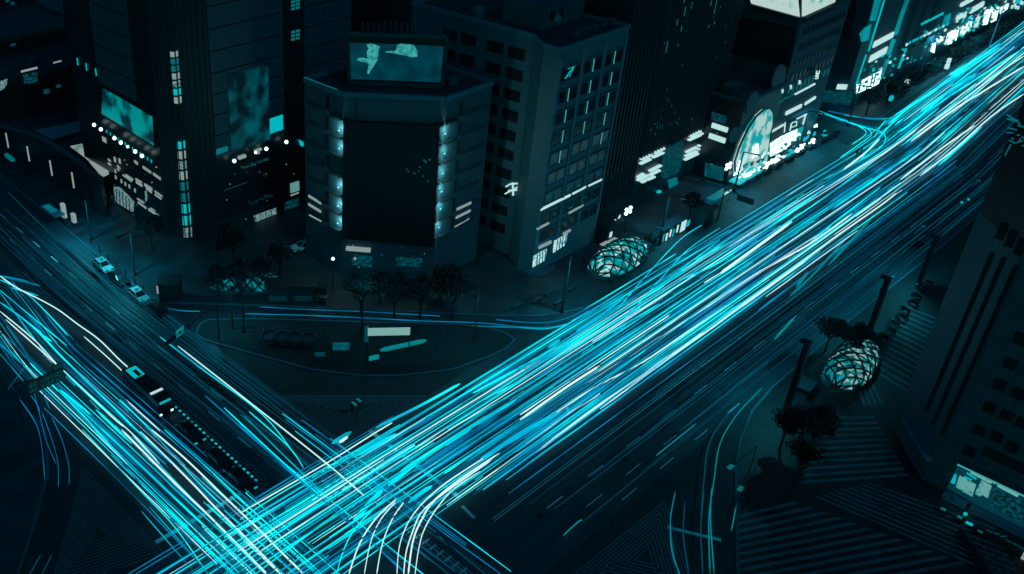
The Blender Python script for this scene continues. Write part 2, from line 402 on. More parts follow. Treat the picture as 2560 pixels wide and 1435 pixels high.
# ------------------------------------------------------------------ buildings
class Pl:
    """vertical wall plane: point p, outward normal n"""
    def __init__(s, p, n): s.p = Vector((p[0], p[1], 0)); s.n = Vector((n[0], n[1], 0)).normalized()
    def __call__(s, x, y):
        d = ray(x, y); t = (s.p-CAM).dot(s.n)/d.dot(s.n); return CAM+d*t
def WX(X): return Pl((X, 0), (-1, 0))
def WY(Y): return Pl((0, Y), (0, -1))
def pan(mb, pl, pts, t=0.06, base=0.01): return mb.prism([pl(*p)+pl.n*base for p in pts], pl.n*t)
def strip(mb, pl, a, b, h, t=0.12):
    p, q = pl(*a), pl(*b); hv = Vector((0, 0, h/2)); o = pl.n*0.02
    return mb.prism([p-hv+o, q-hv+o, q+hv+o, p+hv+o], pl.n*t)
def part(root, name, mt, fn):
    mb = MB(); fn(mb); return mb.build(name, mt, root)
def P1(root, name, mt, pl, pts, t=0.06, base=0.01): return pan(MB(), pl, pts, t, base).build(name, mt, root)
def S1(root, name, mt, pl, a, b, h, t=0.12): return strip(MB(), pl, a, b, h, t).build(name, mt, root)
def bldg(name, loc, label): return empty(name, (loc[0], loc[1], 0), label, 'building')

# --- corner department store tower on the left
L = bldg('department_store', (76, 121), 'tall dark tower with a lit glass lift shaft on its corner and two large pictures')
fp = [(76,154),(76,126.5),(78.6,122.6),(83,121),(113.5,121),(113.5,154)]
MB().poly(fp, 0.1, 62).build('wall', DARKW, L)
mb = MB()
for k in range(11):
    z = 23.4+3.5*k; mb.box(75.72, 132.1, z, 76.02, 144.0, z+3.28)
mb.build('panel_bay', PANEL, L)
mb = MB()
for k in range(13):
    z = 15.25+3.5*k; mb.box(83.2, 120.72, z, 98.0, 121.02, z+3.3)
mb.build('panel_bay', PANEL, L)
mb = MB()
for k in range(13):
    z = 15.25+3.5*k; mb.box(102.9, 120.72, z, 113.4, 121.02, z+3.3)
mb.build('panel_bay', PANEL, L)
mb = MB()
for k in range(11):
    z = 23.4+3.5*k; mb.box(75.8, 127.4, z, 76.02, 131.6, z+3.1)
mb.build('window_bay', BLACKG, L)
mb = MB()
for x in range(8): mb.box(76.5+0.0, 145+x*1.2, 14, 76.52, 145.15+x*1.2, 60)
for i in range(6):
    a = Vector((76,126.5,0)).lerp(Vector((78.6,122.6,0)), (i+0.5)/6); mb.bar((a.x-0.05,a.y-0.05,3), (a.x-0.05,a.y-0.05,60), 0.12)
for i in range(5):
    a = Vector((78.6,122.6,0)).lerp(Vector((83,121,0)), (i+0.5)/5); mb.bar((a.x-0.03,a.y-0.1,3), (a.x-0.03,a.y-0.1,60), 0.12)
mb.build('corner_rib', M('rib_metal', T(0.035), 0.5), L)
w_x, w_y = WX(76), WY(121)
# pictures
fr = P1(L, 'picture_screen', E('picture_left', (0.0, 0.30, 0.30), 0.8, (0.30, (0.0, 0.022, 0.04), 0.40, 0.56)), w_x, ((260,218),(384,291),(389,364),(257,283)), 0.25)
MB().mat(METAL); mb = MB()
for a, b in (((259,216),(386,289)), ((256,285),(390,367)), ((258,216),(256,285)), ((386,289),(390,367))):
    p, q = w_x(*a), w_x(*b); mb.bar(p+OX*0.2, q+OX*0.2, 0.25)
mb.build('screen_frame', METAL, fr)
P1(L, 'picture_banner', E('picture_banner', (0.0, 0.10, 0.13), 0.8, (0.30, (0.0, 0.006, 0.010), 0.44, 0.66)), w_y, ((565,186),(664,160),(670,345),(576,374)), 0.3, 0.32)
P1(L, 'lit_panel', LCD, w_y, ((537,372),(566,363),(567,378),(538,388)), 0.1, 0.31); P1(L, 'lit_panel', LC, w_y, ((670,296),(704,285),(705,322),(671,334)), 0.04, 0.31)
strip(MB(), w_y, (538,391), (706,330), 0.7, 0.5).build('ledge', M('ledge_steel', T(0.12), 0.5), L)
# floodlights that shine from the two canopies
for i, (pl, px, py) in enumerate([(w_x,250,308),(w_x,267,319),(w_x,301,341),(w_x,317,352),(w_x,334,362),(w_x,353,374),(w_x,370,385),(w_y,575,397),(w_y,628,376),(w_y,655,367),(w_y,705,350)]):
    p = pl(px, py)+pl.n*1.2
    f = MB().bar(p-pl.n*1.15, p-pl.n*0.2, 0.1).build('floodlight', METAL, L)
    MB().ball(p, 0.34 if i not in (4, 8) else 0.24).build('lamp', LWB, f)
mb = MB()
for i in range(13):
    x0, y0 = 267+i*9.3, 328+i*6.2; strip(mb, w_x, (x0, y0), (x0+1.2, y0+0.8), 0.55)
mb.build('lamp_row', LC, L)
# lift shaft
pe = Pl((75.9, 125.6), (-0.8, -0.55))
mb = MB()
for x in (426, 440.5, 453.5): 
    a = pe(x, 120); b = pe(x+0.076*470, 590); mb.bar(a+pe.n*0.5, (a.x+pe.n.x*0.5, a.y+pe.n.y*0.5, 0.3), 0.14)
shaft = mb.build('lift_shaft', METAL, L)
yy = 127.0; k = 0
while yy < 578:
    hgt = 14 + (yy-127)*0.024
    x0 = 427+(yy-127)*0.078
    on = not (244 < yy < 340); dark = (142 < yy < 160) or random.random() < 0.22
    if on:
        mb = MB()
        pan(mb, pe, ((x0,yy),(x0+11,yy+1),(x0+12,yy+hgt),(x0+1,yy+hgt-1)), 0.1, 0.4)
        pan(mb, pe, ((x0+15.5,yy-1),(x0+20,yy-2),(x0+21,yy+hgt-3),(x0+16.5,yy+hgt-1)), 0.1, 0.4)
        mb.build('lift_window', LCD if dark else random.choice([SHOPG, LG, LC]), shaft)
    yy += hgt+3.5+(yy-127)*0.006
# windows of the dark strip between the panels
for z0 in ((728,2),(728,78)):
    mb = MB()
    for i in range(2):
        for j in range(3): pan(mb, w_y, [(z0[0]+i*12+a, z0[1]+j*9-i*3+b) for a, b in ((0,0),(9,-2),(9,4),(0,6))], 0.05)
    mb.build('window', LCD, L)
# low signs and shop fronts, cross-road side
mb = MB()
for a, b, h in (((337,403),(345,409),0.5),((358,417),(378,431),0.45),((384,434),(402,447),0.45),((271,398),(277,403),.35),((271,408),(278,412),.35),((294,414),(301,421),.35),((294,421),(298,426),.3),((315,437),(333,449),0.35),((308,437),(330,453),0.3),((340,447),(355,456),0.3),((341,454),(356,464),0.5),((362,461),(381,473),0.5),((366,469),(380,480),0.5),((388,478),(406,491),0.3),((388,486),(404,497),0.3),((344,496),(361,507),0.25),((346,505),(366,520),0.35),((372,523),(398,540),0.4),((377,520),(388,527),0.2)):
    S1(L, 'light_strip', LG, w_x, a, b, h)

mb = MB()
for x0, y0 in ((288,427),(289,442),(303,452),(313,459),(323,465),(337,475)): S1(L, 'small_sign', LG, w_x, (x0,y0), (x0+2.5,y0+1.5), 0.7)
for x0, y0 in ((257,346),(262,349),(286,397),(298,401)): S1(L, 'small_sign', LG, w_x, (x0,y0), (x0+4,y0+3), 0.9)
P1(L, 'window_glow', SHOPG, w_x, ((363,478),(367,476),(369,500),(365,504)), 0.1)
P1(L, 'shop_front', SHOPG, w_x, ((285,466),(300,468),(322,490),(336,505),(333,530),(312,518),(290,505)), 0.1)
mb = MB()
for i in range(5): pan(mb, w_x, ((292+i*8,470+i*6.5),(293+i*8,471+i*6.5),(295+i*8,512+i*5),(294+i*8,511+i*5)), 0.12, 0.12)
mb.build('shop_mullion', METAL, L)
# plaza side
sf = P1(L, 'shop_front', SHOPG, w_y, ((634,538),(690,519),(694,541),(640,563)), 0.1)
mb = MB()
for i in range(5): pan(mb, w_y, ((636+i*13,537.5-i*4.5),(637+i*13,537.2-i*4.5),(641+i*13,562-i*4.7),(640+i*13,562.4-i*4.7)), 0.1, 0.12)
mb.build('shop_mullion', METAL, sf)
S1(L, 'sign_band', LG, w_y, (639,524), (682,512), 0.55, 0.4)
S1(L, 'sign_band', LG, w_y, (562,554), (611,541), 0.32, 0.4)
P1(L, 'canopy', M('canopy_dark', T(0.06), 0.6), w_y, ((546,556),(548,600),(625,577),(690,548),(690,506),(620,530)), 0.25, -0.2)
P1(L, 'canopy', M('canopy_dark', T(0.06), 0.6), w_y, ((545,553),(692,502),(692,506),(545,558)), 1.6)
P1(L, 'lit_poster', E('poster_glow', (0.10,0.30,0.28), 0.9), w_y, ((725,459),(746,452),(747,475),(726,482)), 0.2)
S1(L, 'sign_band', LG, w_y, (726,489), (746,481), 0.22)
P1(L, 'corner_window', SHOPD, w_y, ((713,506),(745,493),(745,522),(713,533)), 0.15)
mb = MB()
for i in range(3): mb.ball(w_y(558+i*9, 577-i*4)+OY*0.3, 0.2-0.04*i)
mb.build('small_lamp', LG, L)
for a, b, h in (((594,394),(611,388),0.5),((635,377),(650,371),0.35),((637,382),(645,380),0.3)): S1(L, 'canopy_lamp', LG, w_y, a, b, h, 0.5)
# a line of worn channel letters and small marks above the plaza shops
random.seed(3)
mb = MB()
for i in range(13):
    x0, y0 = 602+i*5.4, 418-i*1.75
    for q in range(3):
        a = (x0+random.uniform(0,3), y0+random.uniform(-4,3)); b = (a[0]+random.choice((0.2,2.4)), a[1]+random.choice((3,-0.6)))
        p1, p2 = w_y(*a)+OY*0.1, w_y(*b)+OY*0.1; mb.bar(p1, p2, 0.07)
mb.build('sign_letters', LCD, L)
mb = MB()
strip(mb, w_y, (560,476), (617,455), 0.07)
for x in range(14): strip(mb, w_y, (623+x*4.3, 514-x*1.7-random.random()*18), (623.8+x*4.3, 513.6-x*1.7-random.random()*6), 0.2)
mb.build('hanging_light', LBD, L)
P1(L, 'blade_sign', LC, w_y, ((746,349),(753,352),(755,361),(751,364)), 0.6)

# --- low building with a curved canopy left of the tower
Bc = bldg('curved_mall', (66, 160), 'low dark mall with a bowed roof edge sheltering a glowing round canopy')
edge = [tuple(G(*q_, 8.0))[:2] for q_ in ((-60,300),(0,318),(60,332),(100,345),(160,383),(205,413),(232,436),(250,447))]
MB().poly([(v[0],v[1]) for v in edge]+[(x_+0.9, y_+0.5) for x_, y_ in edge[::-1]], 0.1, 8.0).build('wall', DARKW, Bc)
mb = MB()
for i in range(len(edge)-1): mb.bar((*edge[i], 8.1), (*edge[i+1], 8.1), 0.9, 0.35)
mb.build('roof_edge', M('roof_edge', T(0.05), 0.5), Bc)
MB().poly([tuple(G(*q_, 5.0))[:2] for q_ in ((-40,322),(60,340),(120,365),(170,352),(215,322),(215,300),(120,318),(0,300))], 4.8, 5.0).build('roof', ROOFM, Bc)
mb = MB()
for i in range(12):
    a = math.pi*(0.06+i*0.078); r = 7.2
    if i: mb.prism([(77.5+7.2*math.cos(pa0), 157.5+7.2*math.sin(pa0), 4.4), (77.5+7.2*math.cos(a), 157.5+7.2*math.sin(a), 4.4), (77.5+3*math.cos(a), 157.5+3*math.sin(a), 6.9), (77.5+3*math.cos(pa0), 157.5+3*math.sin(pa0), 6.9)], (0,0,0.1))
    pa0 = a
mb.poly([(77.5+3*math.cos(math.pi*i/6), 157.5+3*math.sin(math.pi*i/6)) for i in range(12)], 6.9, 7.0)
def _c(mb_): return mb_
cn = MB()
pts = [G(*p, 6.2) for p in ((176,367),(205,361),(235,366),(262,380),(270,395),(272,436),(255,444),(240,425),(215,396))]
cn.prism(pts, (0,0,0.15)); cn.build('glowing_canopy', E('canopy_glow', (0.28,0.35,0.33), 0.9, (0.20, (0.0,0.13,0.15), 0.36, 0.5)), Bc)
pts = [G(*p, 6.0) for p in ((85,328),(215,302),(222,325),(130,350))]
MB().prism(pts, (0,0,0.2)).build('skylight', M('skylight_sheet', T(0.20), 0.5), Bc)
for px, py in ((18,332),(71,365),(128,400),(183,430)):
    a, b = G(px, py, 5.5), G(px+4, py+16, 0)
    mb = MB(); p = WX(68.2)(px, py); p = p + OX*0.3
    mb.bar(p, p-Vector((0,0,3.0)), 0.22); mb.build('wall_lamp', LG, Bc)
mb = MB(); 
P1(Bc, 'oval_sign', E('oval_sign', (0.0,0.16,0.18), 0.8), WX(68.0), ((14,385),(18,382),(36,395),(38,403),(33,404),(16,391)), 0.3)

# --- dark roofs and small lit shops far left
def simple_block(name, x0, y0, x1, y1, h, label, wall=DARKW, lights=(), n=0, roofbits=3, lit=LBD):
    b = bldg(name, (x0, y0), label)
    MB().box(x0, y0, 0.1, x1, y1, h).build('wall', wall, b)
    mb = MB()
    t = 0.35
    mb.box(x0-0.1, y0-0.1, h, x1+0.1, y0+t, h+0.8); mb.box(x0-0.1, y0+t, h, x0+t, y1, h+0.8); mb.box(x1-t, y0+t, h, x1+0.1, y1, h+0.8); mb.box(x0+t, y1-t, h, x1-t, y1+0.1, h+0.8)
    mb.box(x0+t, y0+t, h, x1-t, y1-t, h+0.05)
    mb.build('roof', ROOFM, b)
    for i in range(roofbits):
        cx, cy = random.uniform(x0+1.5, max(x0+2, x1-3)), random.uniform(y0+1.5, max(y0+2, y1-3))
        q = MB().box(cx, cy, h+0.06, cx+random.uniform(0.8,2), cy+random.uniform(0.8,2), h+random.uniform(0.7,1.6)); q.build('roof_unit', CONC, b)
    for i in range(n):
        z = random.uniform(2, h-1)
        if random.random() < 0.5:
            y = random.uniform(y0, y1-1.5); MB().box(x0-0.08, y, z, x0-0.01, y+random.uniform(0.5,1.4), z+random.uniform(0.4,1.1)).build('window', lit, b)
        else:
            x = random.uniform(x0, x1-1.5); MB().box(x, y0-0.08, z, x+random.uniform(0.5,1.4), y0-0.01, z+random.uniform(0.4,1.1)).build('window', lit, b)
    return b
random.seed(11)
s1 = simple_block('low_block', 78, 196, 108, 214, 8.5, 'flat low block with a bright bar sign on its wall, far left behind the mall', n=8)
wl = WY(196)
S1(s1, 'bar_sign', LG, wl, (52,179), (93,169), 0.45); S1(s1, 'bar_sign', LG, wl, (133,157), (153,152), 0.3)
P1(s1, 'shop_front', SHOPD, wl, ((57,187),(92,179),(94,205),(60,210)), 0.1)
P1(s1, 'lit_sign', SHOPG, wl, ((0,203),(17,197),(16,210),(8,222),(0,226)), 0.2)
s2 = simple_block('low_block', 84, 217, 112, 244, 11, 'plain dark roof block standing at the top left edge behind the low shops', n=5)
s2b = simple_block('low_block', 60, 218, 80, 250, 9, 'dark low block cut by the top left corner of the view', n=6)
s2c = simple_block('low_block', 50, 258, 120, 300, 14, 'long dark block closing the view at the very top left', n=14)
mb = MB()
for px, py in ((90,221),(89,230),(98,227)): mb.ball(G(px, py, 3), 0.35)
mb.build('garden_lamps', LG); o = bpy.data.objects['garden_lamps']; tag(o, 'cluster of three small bright lamps in the dark yard on the far left', 'lamp')
mb = MB()
for px, py in ((194,145),(216,158),(240,171)):
    p = WX(76)(px, py)+OX*0.12; mb.bar(p, p-Vector((0,0,1.3)), 0.13)
mb.build('wall_lamp', LC, L)

# --- corner building with the roof screen
B2 = bldg('corner_building', (90, 86), 'chamfered corner office building with a screen on its roof and a black glass front')
f2 = [(90,106),(90,97.2),(99.6,86),(110,86),(110,106)]
MB().poly(f2, 0.1, 30.2).build('wall', STONE, B2)
pc = Pl((90, 97.2), (-11.2, -9.6))
mb = MB()
for i in range(5):
    a, b = f2[i], f2[(i+1) % 5]; mb.bar((*a, 30.45), (*b, 30.45), 0.5, 0.7)
mb.build('parapet', M('parapet_stone', T(0.22), 0.8), B2)
MB().poly([(90.4,105.6),(90.4,97.4),(99.8,86.4),(109.6,86.4),(109.6,105.6)], 30.2, 30.28).build('roof', ROOFM, B2)
g1 = P1(B2, 'glass_front', M('black_screen', (0.006, 0.020, 0.028), 0.35, spec=0.2), pc, ((860,299),(1101,310),(1085,612),(856,590)), 0.9)
mb = MB()
for k in range(8):
    a = pc(859, 340+k*33); b = pc(1098-k*1.5, 350+k*34); mb.bar(a+pc.n*0.93, b+pc.n*0.93, 0.06)
mb.build('glazing_bar', M('bar_dark', T(0.03), 0.4), g1)
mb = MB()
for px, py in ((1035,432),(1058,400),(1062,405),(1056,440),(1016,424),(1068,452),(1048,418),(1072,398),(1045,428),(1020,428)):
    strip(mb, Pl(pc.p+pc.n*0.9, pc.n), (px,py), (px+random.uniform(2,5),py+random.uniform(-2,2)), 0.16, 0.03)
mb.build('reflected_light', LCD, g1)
# rounded corner bays with a lamp on each floor
lam = [(857,305,340),(857,350,385),(855,447,482),(854,495,528),(853,537,571)]
ram = [(1104,312,348),(1102,361,398),(1098,413,446),(1095,458,491),(1092,502,534),(1088,549,580)]
for side, rows in ((-1, lam), (1, ram)):
    for (x, y0, y1) in rows:
        sp_ = WX(90) if side < 0 else WY(86)
        p = sp_(x+side*2.2, y0*0.45+y1*0.55); q = p+sp_.n*0.55
        fx = MB().bar(p+Vector((0,0,0.1)), q, 0.08).build('wall_lamp', METAL, B2)
        MB().ball(q, 0.09).build('bulb', E('bay_bulb', (0.45,0.80,0.80), 1.0), fx)
        ld = bpy.data.lights.new('bay_light', 'POINT'); ld.energy = 210; ld.shadow_soft_size = 0.2; ld.color = (0.50, 1.0, 0.90)
        lo_ = bpy.data.objects.new('bay_light', ld); col.objects.link(lo_); lo_.parent = fx; lo_.location = q+sp_.n*0.16+Vector((0,0,0.1))-Vector(B2['_org'])-Vector(fx.location)*0
mb = MB()
zl = sorted(set([round(pc(857, y)[2], 1) for _, y0, y1 in lam for y in (y1+5,)]+[26.6, 20.7, 18.4]))
for z in (26.7, 23.65, 20.6, 17.4, 14.1, 10.95, 7.9):
    for u0, u1 in ((-2.6, -0.05), (1, 1)):
        pass
    a = Vector((90,97.2,z)); t = (Vector((99.6,86,z))-a).normalized(); ln = (Vector((99.6,86,z))-a).length
    for sd_i in (0, 1):
        mb = MB()
        if sd_i == 0: mb.bar(a+pc.n*0.35+t*0.0, a+pc.n*0.35+t*1.25, 0.7, 0.4); mb.bar((89.75, 97.3, z), (89.75, 99.9, z), 0.5, 0.39)
        else: mb.bar(a+pc.n*0.35+t*(ln-1.3), a+pc.n*0.35+t*ln, 0.7, 0.4); mb.bar((99.8, 85.75, z), (102.3, 85.75, z), 0.5, 0.39)
        mb.build('floor_ledge', M('ledge_dark', T(0.04), 0.7), B2)
mb = MB()
for k in range(7):
    z = 8.3+k*3.12
    mb.box(89.96, 100.6, z, 89.995, 104.9, z+2.3) if False else None
    for (x0,y0,x1,y1) in ((89.88,100.3,89.995,100.9),): mb.box(x0, y0, z, x1, y1, z+2.2)
    mb.build('window', GLASS, B2); mb = MB().box(102.9, 85.88, z, 103.4, 85.995, z+2.2); mb.build('window', GLASS, B2); mb = MB()
mb = MB()
for k in range(7):
    z = 8.1+k*3.12
    for zz in (z, z+0.45): 
        mb.box(89.9, 101.2, zz, 89.995, 105.4, zz+0.08); mb.box(103.7, 85.9, zz, 109.0, 85.995, zz+0.08)
mb.build('cladding_groove', M('groove', T(0.03), 0.8), B2)
wx, wy = WX(90), WY(86)
for a, b, h in (((772,489),(803,508),0.42),((772,510),(803,529),0.42),((774,537),(804,553),0.2)): S1(B2, 'light_strip', LG, wx, a, b, h)
for a, b, h in (((1141,523),(1177,506),0.42),((1139,544),(1175,526),0.42),((1136,567),(1172,546),0.16)): S1(B2, 'light_strip', LG, wy, a, b, h)
S1(B2, 'sign_band', LG, Pl(pc.p, pc.n), (866,617), (927,622), 0.38, 0.9)
P1(B2, 'shop_front', SHOPD, pc, ((878,636),(932,640),(930,668),(880,664)), 0.1)
P1(B2, 'shop_front', SHOPD, pc, ((990,642),(1058,646),(1050,668),(992,664)), 0.1)
MB().ball(pc(889,639)+pc.n*1.0, 0.24).build('door_lamp', LG, B2)
# sloping edge light on the left parapet
MB().bar((89.9, 105.8, 30.85), (89.9, 98.5, 30.85), 0.12).build('edge_light', E('edge_glow', (0,0.16,0.18), 0.8), B2)
tag(B2, None)
# the roof screen, a thing of its own
q = G(992, 218, 30.3)
SC = empty('roof_screen', tuple(q), 'wide video screen showing two pale shapes, raised on the roof of the chamfered corner building', 'screen')
ps = Pl((q.x, q.y), (-11.2, -9.6))
mb = MB(); pan(mb, ps, ((868,84),(1116,92),(1106,216),(872,206)), 0.4, -0.7); mb.build('case', M('screen_case', T(0.02), 0.6), SC)
mb = MB()
for a, b in (((868,84),(1116,92)),((872,206),(1106,216)),((868,84),(872,206)),((1116,92),(1106,216))): mb.bar(ps(*a), ps(*b), 0.45, 0.6)
for i in range(9):
    a = ps(905+i*14, 84); mb.bar(a-ps.n*0.5, a-ps.n*0.5+Vector((0,0,1.6)), 0.4, 0.2)
mb.build('frame', M('screen_frame', T(0.07), 0.6), SC)
dsp = P1(SC, 'display', E('display_blue', (0.0,0.050,0.078), 0.9, (0.5, (0.0,0.022,0.036), 0.35, 0.65)), ps, ((875,106),(1110,115),(1103,205),(877,197)), 0.1)
pb_ = Pl(ps.p+ps.n*0.12, ps.n)
mb = MB()
pan(mb, pb_, ((916,112),(928,108),(938,112),(950,116),(946,128),(944,150),(939,157),(930,172),(921,186),(918,182),(922,160),(914,156),(894,152),(893,146),(908,144),(919,148),(917,130),(922,120)), 0.02)
pan(mb, pb_, ((992,112),(1002,109),(1034,112),(1044,128),(1043,142),(1030,143),(1008,138),(985,133),(964,131),(964,128),(990,126)), 0.02)
mb.build('picture', E('display_bright', (0.05,0.45,0.42), 0.9, (1.6, (0.02,0.20,0.22), 0.35, 0.6)), dsp)
mb = MB()
for px in (900, 990, 1080):
    a = ps(px, 205); mb.bar((a.x,a.y,30.3), (a.x,a.y,31.2), 0.3); mb.bar((a.x,a.y,33.5), (a.x-ps.n.x*3, a.y-ps.n.y*3, 30.35), 0.2)
mb.build('support', METAL, SC)
# roof clutter
rf = MB(); rf.box(104, 98, 30.3, 107, 102, 31.9); rf.build('roof_unit', CONC, B2)
MB().cyl(105.5, 90, 30.3, 31.4, 0.9).build('roof_fan', STEEL, B2)

# --- gridded office block
B3 = bldg('office_block', (112.4, 76.6), 'pale gridded office block with vertical tube lights in its upper windows')
f3 = [(112.6,76.6),(129.8,76.6),(129.8,108),(115.2,108),(115.2,83.2),(112.6,79.4)]
MB().poly(f3, 0.1, 36.8).build('wall', TILE('pale_cladding', T(0.20), T(0.10), 1.7, 1.15), B3)
mb = MB()
for i in range(6):
    a, b = f3[i], f3[(i+1) % 6]; mb.bar((*a, 37.1), (*b, 37.1), 0.4, 0.6)
mb.build('parapet', M('parapet_stone', T(0.22), 0.8), B3)
MB().poly([(113,77),(129.4,77),(129.4,107.6),(115.6,107.6),(115.6,83),(113,79.6)], 36.8, 36.9).build('roof', ROOFM, B3)
FRM = M('window_frame', T(0.2), 0.5)
cols3 = ((113.5,118.0),(118.95,123.4),(124.35,128.9))
for k in range(9):
    z0 = 32.1-k*3.28-0.0; 
    for ci, (x0, x1) in enumerate(cols3):
        wdw = MB().box(x0, 76.50, z0, x1, 76.597, z0+1.85).build('window', GLASS, B3)
        mb = MB(); xm = (x0+x1)/2
        mb.box(x0-0.1, 76.38, z0-0.12, x1+0.1, 76.49, z0); mb.box(x0-0.1, 76.38, z0+1.85, x1+0.1, 76.49, z0+1.97)
        mb.box(x0-0.1, 76.38, z0, x0, 76.49, z0+1.85); mb.box(x1, 76.38, z0, x1+0.1, 76.49, z0+1.85); mb.box(xm-0.05, 76.42, z0, xm+0.05, 76.49, z0+1.85)
        mb.build('frame', FRM, wdw)
        if (k < 5 and not (k == 0 and ci == 0)) and not (k == 4 and ci == 1):
            MB().box(xm-0.07, 76.30, z0-0.05, xm+0.05, 76.37, z0+1.95).build('tube_light', E('tube_cyan', (0.05,0.42,0.45), 0.9), wdw)
        elif k >= 5 and random.random() < 0.75:
            mb = MB()
            for i in range(random.randint(1, 4)):
                a = random.uniform(x0+0.2, x1-1.2); b = random.uniform(z0+0.2, z0+1.4); mb.box(a, 76.47, b, a+random.uniform(0.15,0.9), 76.497, b+random.uniform(0.08,0.3))
            mb.build('inside_light', random.choice([LCD, LBD]), wdw)
        if k == 0 and ci == 0:
            mb = MB(); a = Vector((x0+1.0,76.45,z0+0.4)); mb.bar(a, a+Vector((1.6,0,1.4)), 0.25, 0.03); mb.bar(a+Vector((1,0,0)), a+Vector((1.9,0,1.5)), 0.12, 0.03); mb.bar(a+Vector((0.4,0,1.35)), a+Vector((2.2,0,1.45)), 0.14, 0.03)
            mb.build('inside_light', LC, wdw)
mb = MB()
for x in (112.9, 118.45, 123.9, 129.4): mb.box(x-0.28, 76.42, 5.0, x+0.28, 76.596, 36.0)
mb.build('pilaster', M('pilaster', T(0.28), 0.8), B3)
for k in range(10):
    z0 = 33.0-k*3.28
    for (y0, y1) in ((84.5,87.6),(88.6,91.7),(94,97),(98,101)):
        MB().box(115.08, y0, z0, 115.197, y1, z0+1.7).build('window', GLASS, B3)
w3 = WY(76.6); 
for a, b, h in (((1349,524),(1424,487),0.33),((1430,483),(1462,466),0.38),((1470,463),(1502,448),0.32),((1341,572),(1370,557),0.3),((1421,532),(1456,512),0.28),((1346,618),(1376,604),0.5),((1407,584),(1424,575),0.38)): S1(B3, 'light_strip', LW if b[1] < 500 else LG, w3, a, b, h, 0.22)
P1(B3, 'shop_front', SHOP, w3, ((1333,640),(1366,622),(1362,650),(1331,668)), 0.08)
P1(B3, 'shop_front', SHOP, w3, ((1385,602),(1418,584),(1412,612),(1382,632)), 0.08)
mb = MB()
for i in range(4): pan(mb, w3, ((1341+i*7,636-i*4),(1342+i*7,635.4-i*4),(1340+i*7,663-i*4),(1339+i*7,663.6-i*4)), 0.1, 0.1); pan(mb, w3, ((1392+i*7,598-i*4),(1393+i*7,597.4-i*4),(1389.5+i*7,628-i*4),(1388.5+i*7,628.6-i*4)), 0.1, 0.1)
mb.build('shop_mullion', METAL, B3)
mb = MB(); p, q = G(1330,690), G(1372,668); mb.box(112.7, 75.6, 0.14, 117.6, 76.5, 0.45); mb.box(113.0, 75.0, 0.14, 117.2, 75.6, 0.3)
mb.build('entrance_step', CONC, B3)
wg = WX(115.2); mb = MB()
for a_, b_ in (((1264,484),(1298,466)),((1266,466),(1276,460)),((1276,460),(1296,458)),((1283,456),(1284,488)),((1272,476),(1300,474))): mb.bar(wg(*a_)+OX*.12, wg(*b_)+OX*.12, .22)
mb.build('sign_glyph', LW, B3)
ph = MB().box(118.5, 84.5, 36.95, 133.0-4, 92, 40.6).build('penthouse', STONE, B3)
mb = MB()
for x in (120.5, 122.6): mb.box(x, 84.40, 38.2, x+0.9, 84.49, 39.6)
mb.build('window', BLACKG, ph)
q = G(1195, 48, 36.9)
tk = empty('water_tank', tuple(q), 'squat round water tank standing on the dark roof of the gridded office block', 'tank')
MB().cyl(q.x, q.y, 37.0, 38.6, 1.15, n=16).build('drum', M('tank', T(0.12), 0.5), tk); MB().cyl(q.x, q.y, 38.6, 39.0, 1.15, 0.3, n=16).build('lid', M('tank_lid', T(0.16), 0.5), tk)
q = G(1392, 66, 37)
dsh = empty('satellite_dish', tuple(q), 'small satellite dish on the roof edge of the gridded office block', 'dish')
MB().bar(q, q+Vector((0,0,1.0)), 0.1).build('mast', METAL, dsh)
mb = MB(); n_ = Vector((-0.7,-0.6,0.4)).normalized(); a_ = n_.cross(Vector((0,0,1))).normalized(); b_ = n_.cross(a_)
ctr = q+Vector((0,0,1.2)); mb.prism([ctr+a_*0.5*math.cos(t*math.pi/6)+b_*0.65*math.sin(t*math.pi/6) for t in range(12)], n_*0.08); mb.build('bowl', STEEL, dsh)
for i in range(5):
    q = G(1440+i*22, 95-i*7+random.uniform(-6,6), 36.9); MB().box(q.x, q.y, 36.92, q.x+1.2, q.y+0.9, 37.8).build('roof_unit', CONC, B3)

# --- tall finned tower
B4 = bldg('finned_tower', (136, 80), 'tall black tower with close vertical fins and bright double light bars near its foot')
MB().box(136.2, 80, 0.1, 172, 104, 62).build('wall', M('tower_dark', (0.010,0.034,0.044), 0.4), B4)
mb = MB()
for i in range(28): mb.box(146.4+i*0.94, 79.55, 9.6, 146.55+i*0.94, 79.995, 61.9)
mb.build('fin', M('fin_metal', T(0.075), 0.5), B4)
mb = MB()
for i in range(9): mb.box(137+i*1.05, 79.8, 3, 137.12+i*1.05, 79.995, 61.9)
mb.build('rib', M('rib_metal', T(0.035), 0.5), B4)
w4 = WY(80)
random.seed(5)
def glint(n, f, lo, hi, mt):
    for i in range(n):
        x, y = f(); p = w4(x, y); k = math.floor((p.x-146.4)/0.94); xx = 146.4+k*0.94+0.25; z = p.z
        MB().box(xx, 79.6, z, xx+0.24, 79.7, z+random.uniform(lo, hi)*0.7).build('lit_window_or_reflection', mt, B4)
glint(14, lambda: (lambda t: (1706-t*48+random.choice((0,11,22)), 5+t*120+random.uniform(-10,10)))(random.random()), 0.4, 1.6, LCD)
glint(7, lambda: (random.choice((1770,1783,1776)), random.uniform(10,70)), 0.4, 1.2, LCD)
glint(24, lambda: (random.uniform(1640,1820), random.uniform(10,300)), 0.2, 0.6, LBD)
glint(16, lambda: (random.uniform(1610,1700), random.uniform(250,340)), 0.2, 0.7, LBD)
